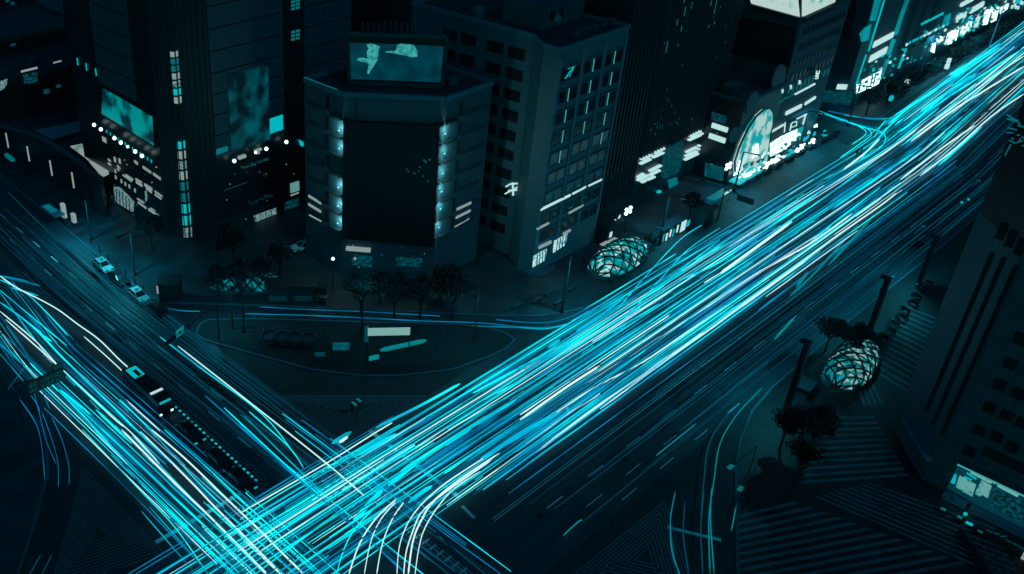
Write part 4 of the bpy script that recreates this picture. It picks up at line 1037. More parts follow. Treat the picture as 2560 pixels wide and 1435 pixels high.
for k in range(15):
    y = random.uniform(47.5, 57); x0 = random.uniform(180, 330); seg(av, y, x0, x0+random.uniform(30, 160), random.choice((0.06, 0.1, 0.16)), random.choices((TW, TC, TB), (0.3, 0.4, 0.3))[0], random.uniform(.5, 1.0), random.uniform(-1, 1))
tag(av.build('light_trails'), 'dense bundle of white, cyan and blue headlight trails running up the wide avenue', 'light trails', kind='stuff')
# right hand carriageway: dim glowing strips stand for light reflected off moving vehicles
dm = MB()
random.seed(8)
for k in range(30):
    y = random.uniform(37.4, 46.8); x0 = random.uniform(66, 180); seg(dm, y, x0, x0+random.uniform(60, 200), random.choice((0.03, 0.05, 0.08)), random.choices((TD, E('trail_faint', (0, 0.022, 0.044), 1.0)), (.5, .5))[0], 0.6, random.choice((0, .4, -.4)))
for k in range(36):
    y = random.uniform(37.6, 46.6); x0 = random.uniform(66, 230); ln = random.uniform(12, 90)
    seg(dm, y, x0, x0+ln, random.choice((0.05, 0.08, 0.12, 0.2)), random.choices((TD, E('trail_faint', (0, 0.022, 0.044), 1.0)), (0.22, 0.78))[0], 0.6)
for pts, wd in ((((2145,562),(2040,680),(1975,740)), 0.3), (((2180,545),(2070,665)), 0.5), (((1990,790),(1935,850)), 0.4), (((2020,680),(1990,720)), 0.7), (((1760,760+60),(1720,850)), 0.01), (((2235,690),(2210,715)), 0.3), (((2310,700),(2290,712)), 0.2)):
    trail(dm, pts, wd, TG)
for pts in (((1740,1060),(1690,1100),(1640,1140)), ((1850,1010),(1800,1060),(1770,1120),(1760,1200),(1752,1300)), ((1905,970),(1840,1040),(1800,1110),(1785,1200),(1772,1300),(1775,1435)), ((1760,1230),(1752,1320),(1757,1435)), ((1779,1220),(1776,1300),(1785,1435)), ((1675,1280),(1680,1360),(1695,1435)), ((1712,1255),(1708,1340),(1722,1435)), ((1688,1230),(1676,1300),(1680,1380),(1700,1440)), ((1840,1265),(1828,1330)), ((1408,1340),(1440,1310),(1455,1300))):
    trail(dm, pts, 0.10, random.choice((TD, TG)))
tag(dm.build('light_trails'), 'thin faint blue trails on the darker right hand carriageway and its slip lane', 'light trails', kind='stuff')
# cross road
cr = MB()
for pts, wd, mt in (
 (((0,779),(85,850),(145,915)), .12, TW), (((15,800),(145,915),(278,1041),(326,1081),(399,1160)), .13, TW), (((0,756),(78,814),(150,888),(213,950),(296,1031),(346,1081),(430,1160)), .20, TC),
 (((75,908),(125,958),(155,986),(200,1031),(236,1071),(318,1160)), .16, TC), (((160,930),(278,1041)), .3, TC), (((240,1025),(330,1110)), .35, TC), (((150,975),(230,1040)), .3, TC),
 (((206,1075),(361,1238),(439,1321),(519,1435)), .07, TC), (((236,1075),(316,1158),(426,1266),(564,1401),(600,1435)), .09, TC), (((304,1075),(411,1183),(514,1283),(640,1409),(665,1435)), .22, TW),
 (((351,1080),(472,1200),(537,1268),(640,1371),(700,1435)), .16, TW), (((379,1075),(469,1153),(570,1251),(640,1318),(693,1371),(758,1435)), .15, TW), (((411,1075),(499,1153),(590,1238),(685,1326),(803,1435)), .10, TC),
 (((354,1279),(489,1435)), .06, TC2), (((374,1268),(522,1435)), .06, TC2), (((300,1000),(380,1080),(470,1180),(560,1270)), .10, TC), (((315,1000),(400,1078)), .1, TW),
 (((0,726),(56,773),(167,865)), .09, TC), (((110,1020),(300,1205),(460,1370),(520,1435)), .06, TB), (((290,1140),(420,1290),(560,1435)), .08, TB), (((330,1090),(520,1290),(660,1435)), .10, TC),
 (((0,830),(80,905),(180,1015),(240,1075)), .07, TB), (((0,860),(60,915)), .12, TC2), (((0,885),(60,955)), .08, TC2), (((100,835),(130,855)), .3, TC), (((60,800),(105,835)), .25, TC), (((125,790),(185,850)), .08, TB), (((0,700),(60,730),(110,775),(170,840)), .10, TC), (((20,695),(100,715)), .5, TC2), (((0,690),(70,705)), .5, TB), (((30,720),(95,740)), .3, TC),
 (((400,843),(499,919),(654,1035),(747,1151)), .07, TC), (((623,1030),(721,1117),(759,1171)), .08, TC), (((600,1061),(741,1194),(882,1315),(1010,1430)), .22, TB), (((513,990),(682,1140),(760,1210)), .18, TB), (((560,1020),(700,1150),(800,1240)), .10, TC), (((610,1040),(700,1130),(830,1255)), .10, TC2),
 (((410,790),(330,730),(250,660)), .08, TD), (((300,740),(200,650),(100,560),(20,480)), .10, TD), (((350,780),(260,700),(150,600)), .12, TD), (((500,850),(420,790),(380,765)), .06, TD)):
    trail(cr, pts, wd, mt)
random.seed(13)
for k in range(34):
    x = random.uniform(38.3, 47.6); y1 = random.uniform(88, 132); ln = random.uniform(25, 60)
    cr.mat(random.choices((TC, TB, TC2, TW), (.3, .35, .25, .1))[0]).path([Vector((x+max(0, y1-ln*i/5-108)*0.13, y1-ln*i/5, 0.7)) for i in range(6)], random.choice((0.03, 0.045, 0.07)), 0.1)
for k in range(14):
    x = random.uniform(38.5, 46.5); y1 = random.uniform(70, 125); ln = random.uniform(10, 50)
    cr.mat(random.choices((TC, TB, TC2, TD), (.25, .35, .15, .25))[0]).path([Vector((x-0.01*(y1-100)*0, y1-ln*i/4, 0.7)) for i in range(5)], random.choice((0.05, 0.08, 0.12)), 0.1)
for k in range(60):
    x = random.uniform(51.6, 61.8); y1 = random.uniform(75, 165); ln = random.uniform(10, 50)
    ln *= 1.5; cr.mat(random.choices((TD, E('trail_faint', (0, 0.022, 0.044), 1.0)), (.42, .58))[0]).path([Vector((x+max(0,(y1-ln*i/5-120))*0.055, y1-ln*i/5, 0.6)) for i in range(6)], random.choice((0.03, 0.05, 0.1)), 0.1)
for pts in (((80,960),(100,1040),(115,1100),(140,1160)), ((105,1030),(130,1100),(145,1160),(146,1218)), ((130,1045),(155,1100),(172,1165),(173,1213)), ((20,975),(60,920),(62,905)), ((50,1000),(90,1060),(105,1120),(112,1200)), ((75,1435),(102,1388)), ((105,1435),(130,1388)), ((95,960),(115,1000),(123,1022)), ((78,990),(92,1010),(100,1030))):
    trail(cr, pts, 0.06, TB if pts[0][1] < 1300 else TD)
tag(cr.build('light_trails'), 'steep white and cyan trails coming down the cross road on the left into the junction', 'light trails', kind='stuff')
# inside the junction and on the western arm of the avenue
jn = MB()
random.seed(17)
for pts, wd, mt in ((((600,1284),(814,1160),(936,1084),(981,1057)), .10, TW), (((600,1300),(700,1235),(850,1150),(1000,1062)), .07, TC), (((560,1435),(700,1330),(880,1215),(1090,1092)), .12, TC),
 (((640,1435),(760,1345),(900,1245),(1170,1075)), .10, TC), (((830,1110),(878,1080)), 1.1, TC2), (((848,1108),(870,1092)), .5, TW), (((1020,1258),(1080,1215)), 1.0, TC), (((970,1215),(1050,1150)), .9, TC), (((880,1145),(990,1085)), .8, TC), (((560,1345),(690,1270),(800,1205)), .3, TC)):
    trail(jn, pts, wd, mt)
for k in range(26):
    y = random.uniform(50.5, 65.6); x0 = random.uniform(14, 50); seg(jn, y, x0, min(70, x0+random.uniform(20, 50)), random.choice((0.03, 0.045)), random.choices((TC, TB, TC2), (.4, .35, .25))[0], random.uniform(.5, .9))
for k in range(24):
    x = random.choice((random.uniform(38, 48), random.uniform(52.5, 61.5))); y1 = random.uniform(62, 76); ln = random.uniform(14, 30)
    jn.mat(random.choices((TC, TB, TC2), (.4, .4, .2))[0]).path([Vector((x, y1-ln*i/4, 0.65)) for i in range(5)], random.choice((0.03, 0.045)), 0.1)
for k in range(24):
    y = random.uniform(50.5, 65.6); x0 = random.uniform(18, 60); ln = random.uniform(8, 40)
    x1 = min(68, x0+ln); seg(jn, y, x0, x1, random.choice((0.05, 0.07, 0.1, 0.16)), random.choices((TW, TC, TB, TC2), (.10, .36, .34, .2))[0], random.uniform(.5, .9))
for k in range(16):
    x = random.uniform(52.5, 61.5); y1 = random.uniform(60, 75); ln = random.uniform(10, 32)
    jn.mat(random.choices((TC2, TB, TD), (.1, .5, .4))[0]).path([Vector((x+0.1*i, y1-ln*i/4, 0.6)) for i in range(5)], random.choice((0.05, 0.09)), 0.1)
for k in range(12):
    x = random.uniform(37.5, 48.0); y1 = random.uniform(60, 72); ln = random.uniform(10, 28)
    jn.mat(random.choices((TC, TW, TB), (.5, .2, .3))[0]).path([Vector((x, y1-ln*i/4, 0.6)) for i in range(5)], random.choice((0.05, 0.08)), 0.1)
for k in range(12):
    a = G(866+random.uniform(0,150), 1190+random.uniform(-30,50), .6); 
    jn.mat(TB).path([a, a+Vector((-1.6, -0.4, 0)), a+Vector((-2.8, -1.4, 0))], 0.06, 0.08)
tag(jn.build('light_trails'), 'lattice of crossing cyan and white trails where the two roads meet, at the bottom left', 'light trails', kind='stuff')
# slip lane behind the island and side street
sl = MB()
for pts, wd, mt in ((((420,772),(460,778),(500,779)), .05, TB), (((615,785),(760,789),(900,795),(1050,803),(1200,808),(1300,818),(1380,818),(1430,805),(1500,770)), .08, TB), (((650,768),(760,774),(890,779)), .05, TB), (((1180,815),(1300,820),(1370,822),(1440,800),(1540,740)), .10, TC2), (((880,778),(1000,785),(1100,791)), .04, TB),
 (((1240,800),(1350,808),(1420,795),(1480,765)), .05, TB)):
    trail(sl, pts, wd, mt)
tag(sl.build('light_trails'), 'few thin blue trails curving through the slip lane behind the dark traffic island', 'light trails', kind='stuff')
sd_ = MB()
for pts, wd, mt in ((((2040,276),(2060,282),(2120,305),(2180,322),(2215,342)), .12, TC2), (((2042,280),(2110,300),(2150,318),(2165,335),(2130,362)), .12, TC), (((2060,285),(2130,310),(2168,322),(2178,338),(2150,360),(2100,395)), .12, TC), (((2150,318),(2200,330),(2214,350),(2190,378),(2120,418),(2060,450)), .16, TC), (((2070,278),(2140,292),(2200,300),(2240,290)), .25, TB), (((2185,345),(2200,318),(2215,300)), .12, TC), (((2110,288),(2170,296),(2225,296)), .15, TC2), (((2090,300),(2150,312),(2205,322)), .1, TB)):
    trail(sd_, pts, wd, mt)
tag(sd_.build('light_trails'), 'tangle of cyan trails turning between the avenue and the side street by the striped office', 'light trails', kind='stuff')
# the distinct curved ones, each its own thing
curves = [
 (((956,1225),(919,1264),(885,1305)), .9, TC, 'short broad cyan trail patch, leftmost of the trails turning down out of the junction'),
 (((970,1239),(896,1312),(862,1369),(840,1440)), .10, TC, 'thin cyan trail, leftmost one of the turning bundle to reach the bottom edge'),
 (((989,1250),(939,1298),(899,1360),(871,1440)), .13, TW, 'white curved trail, brightest of the left group of turning trails'),
 (((989,1256),(953,1298),(927,1355),(910,1440)), .08, TW, 'thin white curved trail just right of the brightest one in the left turning group'),
 (((1009,1257),(981,1298),(956,1360),(941,1440)), .10, TW, 'rightmost white trail of the left turning group'),
 (((1260,1115),(1180,1165),(1108,1213),(1052,1264),(1018,1312),(998,1369),(992,1440)), .09, TW, 'left edge trail of the right turning group of long white curves'),
 (((1230,1150),(1122,1225),(1057,1278),(1032,1329),(1015,1383),(1009,1440)), .12, TW, 'second from the left in the right turning group of long white curves'),
 (((1249,1134),(1153,1197),(1085,1253),(1052,1304),(1032,1355),(1020,1440)), .17, TW, 'thickest whitest curve in the middle of the right turning group'),
 (((1200,1180),(1136,1222),(1091,1273),(1060,1326),(1046,1377),(1037,1440)), .09, TW, 'outermost right curve of the right turning group of white trails'),
]
for pts, wd, mt, lb in curves:
    mb = MB(); trail(mb, pts, wd, mt, .75); tag(mb.build('light_trail'), lb, 'light trail', 'trails turning at the bottom of the junction')
mb = MB(); trail(mb, ((445,866),(654,1030),(817,1160),(910,1240)), .11, TW, .8); tag(mb.build('light_trail'), 'single long straight white trail crossing from the traffic island to the junction centre', 'light trail')
mb = MB(); trail(mb, ((0,691),(47,723),(103,751),(147,776),(194,811),(248,850),(303,904),(371,962)), .12, TW, .8); tag(mb.build('light_trail'), 'long bright white trail sweeping from the left edge down to the stopped bus', 'light trail')
mb = MB(); trail(mb, ((210,842),(270,895),(350,970)), .08, TW, .8); tag(mb.build('light_trail'), 'short thin white trail just left of the long one that ends at the stopped bus', 'light trail')
mb = MB(); trail(mb, ((1341,1131),(1481,1025),(1594,948),(1664,897),(1763,832),(1851,767),(2004,657),(2073,604),(2199,516),(2240,484)), .22, TW, .8)
trail(mb, ((1666,896),(1760,832)), .5, TW, .8); trail(mb, ((1848,770),(1925,715),(2015,650)), .55, TW, .8)
tag(mb.build('light_trail'), 'outermost right white trail of the bright avenue bundle, beside the dark carriageway', 'light trail')
mb = MB()
for i in range(21):
    p = G(440+i*10.0, 1018+i*9.1, .9); mb.mat(LC if i % 4 else TC2); d = Vector((0.0,-0.17,0)); mb.bar(p-d, p+d, .24, .1)
tag(mb.build('dotted_trail'), 'row of square cyan dots along the median beside the stopped cars', 'light trail')

# ------------------------------------------------------------------ street furniture
random.seed(77)
def lamp_light(parent, p, watts, size=0.8):
    ld = bpy.data.lights.new('lamp_light', 'AREA'); ld.shape = 'DISK'; ld.size = size; ld.energy = watts; ld.color = (0.06, 0.80, 1.0)
    lo_ = bpy.data.objects.new('lamp_light', ld); col.objects.link(lo_); lo_.parent = parent; lo_.location = Vector(p)-Vector(parent['_org']); return lo_
def street_lamp(loc, rz, h, arm, label, group, lit=760, thick=0.20):
    r = empty('street_lamp', tuple(loc), label, 'street lamp', group)
    x, y, z = loc; c, s_ = math.cos(rz), math.sin(rz)
    MB().cyl(x, y, z, z+h, thick, thick*0.6, 8).build('pole', METAL, r)
    MB().cyl(x, y, z, z+0.5, thick*1.7, thick*1.5, 8).build('base', METAL, r)
    t = Vector((x, y, z+h)); e = t+Vector((c, s_, 0.05))*arm
    MB().bar(t, e, 0.14).build('arm', METAL, r)
    hd = MB().bar(e-Vector((c,s_,0))*0.4, e+Vector((c,s_,0))*0.9, 0.42, 0.16).build('lamp_head', METAL, r)
    if lit: lamp_light(r, e+Vector((c,s_,0))*0.25+Vector((0,0,-0.22)), lit)
    if lit: MB().bar(e-Vector((c,s_,0))*0.2+Vector((0,0,-0.10)), e+Vector((c,s_,0))*0.7+Vector((0,0,-0.10)), 0.3, 0.03).build('lamp_glass', E('street_lamp_glow', (0.35,0.9,1.0), 2), hd)
    return r
NL = 'street lamps along the left kerb of the avenue'
for (px, py, h, lb) in ((1405,780,10.0,'street lamp in front of the gridded office block, nearest one on the left kerb'), (1650,600,8.6,'street lamp beside the bus shelter at the foot of the finned tower'), (1835,478,8.0,'street lamp in front of the glowing arch'), (1995,375,8.5,'street lamp in front of the pale striped office'), (2120,312,9.0,'street lamp on the near corner of the side street'), (2293,172,9.0,'street lamp behind the long hedge, opposite the lattice building'), (2388,118,9.0,'street lamp by the white shop fronts far up the avenue')):
    p = G(px, py, 0.13); street_lamp(p, R_(-80), h, 2.0, lb, NL)
p = G(2468, 130, 0.13)
r = empty('tall_mast', tuple(p), 'pale slender mast lit along its length, standing in the hedge near the top right', 'mast'); MB().cyl(p.x, p.y, 0.13, 13, 0.16, 0.1, 8).build('pole', M('mast_pale', T(0.5), 0.4), r); MB().cyl(p.x, p.y, 0.13, 0.8, 0.35, 0.3, 8).build('base', METAL, r)
MP = 'broad dark lamp slabs on the right kerb'
for (px, py, h, lb) in ((1967,1020,10.4,'broad dark slab shaped lamp post, nearest of the three on the right kerb'), (2168,842,9.9,'broad dark slab shaped lamp post, middle one, beside the glass subway canopy'), (2295,716,8.8,'broad dark slab shaped lamp post, farthest of the three, next to the granite tower')):
    p = G(px, py, 0.13); r = empty('media_pole', tuple(p), lb, 'lamp post', MP)
    MB().box(p.x-0.42, p.y-0.32, 0.13, p.x+0.42, p.y+0.32, h).build('slab', M('slab_black', (0.006,0.016,0.02), 0.35), r)
    MB().box(p.x-0.40, p.y-0.44, 1.2, p.x-0.34, p.y-0.32, h-0.4).build('edge_trim', STEEL, r)
    MB().box(p.x-0.5, p.y-0.4, h, p.x+0.5, p.y+0.9, h+0.22).build('lamp_head', METAL, r)
    lamp_light(r, (p.x, p.y+0.62, h-0.12), 750, 0.5)
for (px, py, h, rz, arm, lb) in ((582,822,6.6,2.6,2.2,'street lamp with its arm pointing left, before the dim glass canopy'), (1185,855,9.0,-2.6,1.6,'street lamp standing on the right part of the dark traffic island'), (338,688,8.0,-2.9,2.0,'street lamp on the left kerb of the cross road behind the farther pale taxi'), (228,600,8.0,-2.9,2.0,'street lamp on the left kerb near the lit totems'), (610,830,8.5,0.4,0.8,'thin street lamp just right of the one with its arm pointing left'), (905,830,9,0.2,0.9,'thin street lamp behind the lit white board of the island')):
    p = G(px, py, 0.13); street_lamp(p, rz, h, arm, lb, 'street lamps round the traffic island', lit=(800 if px < 400 else 230) if arm > 1.5 else 120, thick=0.15)
p = G(832, 725, 0.13); r = empty('garden_lamp', tuple(p), 'lamp post with one bright globe beside the white car on the plaza', 'street lamp')
zt_ = 5.6; MB().cyl(p.x, p.y, .13, zt_, 0.08, 0.06, 8).build('pole', METAL, r); MB().ball((p.x, p.y, zt_+0.2), 0.26).build('globe', E('globe_glow', (0.35,0.62,0.62), 6), r)
for px, py, lb in ((1560,585,'lamp post with two bright globes beside the lit kiosk near the finned tower'), (1808,470,'lamp post with two bright globes at the left end of the glowing arch')):
    p = G(px, py, 0.13); r = empty('globe_lamp', tuple(p), lb, 'street lamp', 'twin globe lamps')
    MB().cyl(p.x, p.y, .13, 4.6, 0.08, 0.06, 8).build('pole', METAL, r)
    MB().bar((p.x-0.6, p.y, 4.6), (p.x+0.6, p.y, 4.6), 0.08).build('crossbar', METAL, r)
    for dx in (-0.6, 0.6):
        for k in (0, 0.75): MB().ball((p.x+dx, p.y, 4.3+k), 0.32).build('globe', LWB, r)

# gantries and signals
def signal_head(mb, p, d, n=3):
    mb.bar(p-d*0.55*n*0.5, p+d*0.55*n*0.5, 0.4, 0.45)
base = G(548, 848, 0.13); tip = G(412, 858, 5.6); top = G(556, 787, 6.0)
r = empty('signal_gantry', tuple(base), "traffic signal arm with a small lit plate, reaching out from the island's left tip", 'traffic signal')
top = Vector((base.x, base.y, 6.3)); tip = G(425, 852, 5.9)
MB().cyl(base.x, base.y, .13, 6.5, 0.14, 0.11, 8).build('pole', METAL, r); MB().bar(top, tip, 0.14).build('arm', METAL, r)
d = (tip-top).normalized()
hd = MB(); signal_head(hd, tip, d, 4); hd = hd.build('signal_head', METAL, r)
sg_ = MB(); pA = top+(tip-top)*0.80; sg_.prism([pA-d*0.8+Vector((0,0,-0.35)), pA+d*0.8+Vector((0,0,-0.35)), pA+d*0.8+Vector((0,0,0.75)), pA-d*0.8+Vector((0,0,0.75))], Vector((0.05,-0.05,0))); sg_ = sg_.build('lit_plate', E('plate_glow', (0.0,0.22,0.24), 0.9), r)
MB().bar(pA+Vector((0,-0.12,0.0))-d*0.3, pA+Vector((0,-0.12,0.3))+d*0.3, 0.05, 0.3).build('plate_mark', METAL, sg_)
for f in (0.32, 0.62): q = MB(); signal_head(q, top+(tip-top)*f, d, 2); q.build('signal_head', STEEL, r)
base = Vector((34.8, 98.2, 0.13)); base = G(58, 1055, 0.13)
r = empty('direction_sign', tuple(base), 'dark overhead direction sign with rows of pale characters on a post at the left edge', 'road sign')
MB().cyl(base.x, base.y, .13, 6.6, 0.16, 0.12, 8).build('pole', METAL, r)
top = Vector((base.x, base.y, 6.2)); tip = G(158, 930, 6.2); MB().bar(top, tip, 0.15).build('arm', METAL, r)
MB().bar(Vector((base.x, base.y, 5.4)), top+(tip-top)*0.35+Vector((0,0,-0.4)), 0.1).build('brace', METAL, r)
# sign board stands upright along the arm, facing the junction
a = G(66, 972, 6.2); b = tip; ex = (b-a).normalized(); nrm = Vector((ex.y, -ex.x, 0)); 
def SB(u, v): return a+ex*(u*(b-a).length)+Vector((0,0,v))+nrm*0.12
bd = MB().prism([SB(0,-1.0), SB(1,-1.0), SB(1,1.0), SB(0,1.0)], nrm*0.08); bd.prism([SB(0.72,1.0), SB(1,1.0), SB(1,1.7), SB(0.72,1.7)], nrm*0.08); bd = bd.build('board', M('sign_dark', (0.006,0.03,0.035), 0.5), r)
mb = MB()
def gl(u, v, s, kind):
    q = lambda x, y: SB(u+x*s*0.12, v+y*s)+nrm*0.09
    segs = {'circle': (((0,0),(1,0)),((1,0),(1,1)),((1,1),(0,1)),((0,1),(0,0))), 'tree': (((0.5,0),(0.5,1)),((0,0.5),(1,0.5)),((0,1),(1,1))), 'box': (((0,0),(0,1)),((0,1),(1,1)),((1,1),(1,0.3)),((0,0.3),(1,0.3))), 'bar': (((0.5,0),(0.5,1.1)),((0.5,0.6),(1,0.6)))}[kind]
    for p0, p1 in segs: mb.bar(q(*p0), q(*p1), 0.07, 0.05)
for i, (u, kind) in enumerate(((0.05,'tree'),(0.12,'box'),(0.20,'tree'),(0.36,'bar'),(0.48,'box'),(0.55,'bar'),(0.64,'tree'),(0.76,'box'),(0.84,'circle'),(0.92,'bar'))): gl(u, -0.1, 0.6, kind); gl(u+0.01, -0.75, 0.4, random.choice(('circle','box','bar')))
for u in (0.76, 0.84, 0.92): gl(u, 1.1, 0.4, 'circle')
mb.build('characters', E('sign_text', (0.0,0.07,0.08), 0.9), bd)
base = G(1812, 474, 6.0)
r = empty('overhead_sign', (base.x, base.y, 0.13), 'dark overhead sign arm seen from behind, reaching over the left lanes beyond the bus shelter', 'road sign')
MB().cyl(base.x, base.y, .13, 6.2, 0.15, 0.12, 8).build('pole', METAL, r); a = Vector((base.x, base.y, 6.0)); b = G(1886, 499, 6.0)
MB().bar(a, b, 0.15).build('arm', STEEL, r); MB().bar(a+(b-a)*0.45-Vector((0,0,0.6)), b-Vector((0,0,0.6)), 0.15, 1.0).build('board', METAL, r)
# signal on the painted triangle
p = G(891, 1057, 0.13); r = empty('traffic_signal', tuple(p), 'black signal heads on a short post standing on the chevron painted triangle', 'traffic signal')
MB().cyl(p.x, p.y, 0.0, 3.2, 0.1, 0.1, 8).build('pole', METAL, r)
for dx, dy in ((-0.45,0),(0.45,0.1)):
    f = MB().box(p.x+dx-0.32, p.y+dy-0.35, 2.2, p.x+dx+0.32, p.y+dy+0.35, 3.6).build('signal_head', BLACKP, r)
    MB().box(p.x+dx-0.28, p.y+dy-0.37, 3.45, p.x+dx+0.1, p.y+dy+0.3, 3.63).build('lit_edge', LCD, f)
a = Vector((p.x, p.y, 3.0)); MB().bar(a, a+Vector((2.2,-2.2,0.4)), 0.12).build('arm', METAL, r)
p = G(1835, 1215, 0.13)
for px, py, qx, qy, lb in ((1872,1180,1832,1163,'small lit plate on a thin arm over the slip lane kerb, upper of two'), (1868,1238,1855,1216,'small speckled plate on a short post by the slip lane kerb, lower of two')):
    p = G(px, py, 0.13); q = G(qx, qy, 4.2); r = empty('plate_sign', tuple(p), lb, 'sign', 'plates by the right slip lane')
    MB().cyl(p.x, p.y, .13, 4.3, 0.07, 0.05, 8).build('pole', METAL, r); MB().bar((p.x, p.y, 4.2), q, 0.08).build('arm', METAL, r)
    MB().bar(q, q+(q-Vector((p.x,p.y,4.2))).normalized()*0.9, 0.5, 0.08).build('plate', E('plate_teal', (0.0,0.13,0.15), 0.9), r)
# signal gantry, far right carriageway
p = G(2452, 545, 0.13); q = G(2400, 508, 5.8)
r = empty('signal_gantry', tuple(p), 'thin signal arm with small lamps over the right carriageway beside the granite tower', 'traffic signal')
MB().cyl(p.x, p.y, .13, 6.0, 0.12, 0.1, 8).build('pole', METAL, r); MB().bar((p.x,p.y,5.9), q, 0.12).build('arm', STEEL, r)
for f in (0.75, 0.95): MB().ball(Vector((p.x,p.y,5.9)).lerp(q, f), 0.22).build('lamp', LC, r)

# glass subway canopies
def canopy(c, Lx, Wy, Hz, rz, label, glow, nb=13):
    r = empty('subway_canopy', (c[0], c[1], 0.13), label, 'subway entrance', 'glass canopies over subway stairs')
    ca, sa = math.cos(rz), math.sin(rz)
    def S(u, v, k=1.0):       # u along -1..1, v angle 0..pi
        e = (1-abs(u)**2.6)**0.42
        x = u*Lx/2; y = math.cos(v)*Wy/2*e*k; z = 0.13+0.5+math.sin(v)*Hz*e*k
        return Vector((c[0]+x*ca-y*sa, c[1]+x*sa+y*ca, z))
    U = [-0.99+1.98*i/nb for i in range(nb+1)]; V = [math.pi*j/8 for j in range(9)]
    mb = MB(); 
    for i in range(nb+1):
        for j in range(9): mb.v.append(S(U[i], V[j], 0.98))
    for i in range(nb):
        for j in range(8):
            a = i*9+j
            for tri in ((a, a+9, a+10), (a, a+10, a+1)):
                mb.mat(random.choices(glow, (.36, .40, .14, .10) if j > 2 else (.12, .34, .28, .26))[0]); mb.face(tri)
    mb.build('glass', None, r)
    mb = MB()
    for i in range(nb):
        for j in range(8):
            if (i+j) % 2 == 0: mb.bar(S(U[i],V[j]), S(U[i+1],V[j+1]), 0.19)
            else: mb.bar(S(U[i+1],V[j]), S(U[i],V[j+1]), 0.19)
        if i % 2 == 0:
            for j in range(8): mb.bar(S(U[i],V[j]), S(U[i],V[j+1]), 0.1)
    mb.build('lattice', METAL, r)
    for j in (0, 8):
        mb = MB()
        for i in range(nb): mb.bar(S(U[i],V[j])-Vector((0,0,0.3)), S(U[i+1],V[j])-Vector((0,0,0.3)), 0.25, 0.6)
        mb.build('plinth', CONC, r)
def _cp(k, a): return [E('pane_%s_%d' % (k, i), c_, v, (1.8, tuple(x*.35 for x in c_), .38, .56)) for i, (c_, v) in enumerate(a)]
CP = [_cp('bright', (((.42,.75,.74),1.0),((0,.46,.48),.9),((0,.20,.24),.9),((0,.05,.07),.8))), _cp('mid', (((.26,.52,.50),.9),((0,.34,.36),.8),((0,.12,.15),.8),((0,.03,.04),.8))), _cp('dim', (((.0,.26,.28),.8),((0,.09,.11),.8),((0,.02,.03),.8),((0,.008,.012),.8)))]
canopy((126.6, 69.6), 14.0, 6.4, 3.0, 0.03, 'glowing latticed glass canopy of a subway entrance on the left pavement before the finned tower', CP[0])
canopy((125.2, 31.4), 13.5, 5.8, 2.4, 0.10, 'glowing latticed glass subway canopy on the right plaza, half hidden by a tree', CP[1])
canopy((75.8, 104.3), 11.5, 4.6, 2.8, -0.72, 'dim latticed glass canopy of a subway entrance behind the trees at the plaza edge', CP[2])

# boards on the island
def board(name, pts, hh, label, mt, cat='sign', th=0.18, posts=True, grp=None):
    """upright board between two ground pixels; bottom edge at height hh[0], top at hh[1]"""
    a, b = pts; r = empty(name, tuple(((a+b)/2)), label, cat, grp); ex = (b-a).normalized(); n = Vector((ex.y, -ex.x, 0))
    if n.dot(CAM-a) < 0: n = -n
    z = Vector((0,0,1)); MB().prism([a+z*hh[0], b+z*hh[0], b+z*hh[1], a+z*hh[1]], n*th).build('board', mt, r)
    if posts:
        for p in (a, b): MB().bar(p-n*0.1, p-n*0.1+z*hh[1], 0.14).build('post', METAL, r)
    return r
a, b = G(918, 880, .13), G(1022, 878, .13)
r = board('lit_board', (a, b), (2.9, 4.1), 'long white lit board held on two posts, in the middle of the dark traffic island', E('board_white', (0.20,0.42,0.38), 0.95))
MB().prism([a+Vector((-0.35,0.3,1.7)), a+Vector((0.1,-0.1,1.7)), a+Vector((0.1,-0.1,4.6)), a+Vector((-0.35,0.3,4.3))], (0.06,0.06,0)).build('side_fin', LBD, r)
p, q = G(950, 878, .9), G(1066, 853, .9)
r = empty('light_beam', tuple(p), "long thin teal light box with pointed ends, aslant below the island's white board", 'light box')
mb = MB(); d = (q-p).normalized(); n = Vector((-d.y, d.x, 0))*0.33
mb.prism([p, p+d*0.8-n, q-d*0.8-n, q, q-d*0.8+n, p+d*0.8+n], (0,0,0.3)); mb.build('light_box', E('beam_teal', (0.0,0.20,0.22), 0.95), r)
mb = MB(); 
for t in (0.15, 0.85): c_ = p.lerp(q, t); mb.bar((c_.x, c_.y, .13), (c_.x, c_.y, .9), 0.15)
mb.build('stand', METAL, r)
a, b = G(922, 905, .13), G(946, 900, .13); board('small_board', (a, b), (0.3, 1.0), 'small teal lit box at the left end under the slanting light box on the island', E('box_teal', (0.0,0.24,0.26), 0.9), posts=False)
a, b = G(832, 888, .13), G(873, 888, .13); board('notice_board', (a, b), (1.0, 2.2), 'pale blue lit notice board left of the white board on the island', E('notice_blue', (0.0,0.12,0.16), 0.9, (2.5, (0.0,0.05,0.07), .4, .6)))
a, b = G(787, 895, .13), G(813, 895, .13); board('notice_board', (a, b), (0.4, 1.0), 'smaller dim notice board, lower left of the pale blue one on the island', E('notice_dim', (0.0,0.045,0.06), 0.9))
r = empty('round_planter_rack', tuple(G(720, 855, .13)), 'dark frame holding four large round planters on the left part of the traffic island', 'planter')
c0, c1 = G(675, 838, 1.1), G(770, 843, 1.1); ex = (c1-c0)/3; nrm = Vector((-ex.y, ex.x, 0)).normalized()
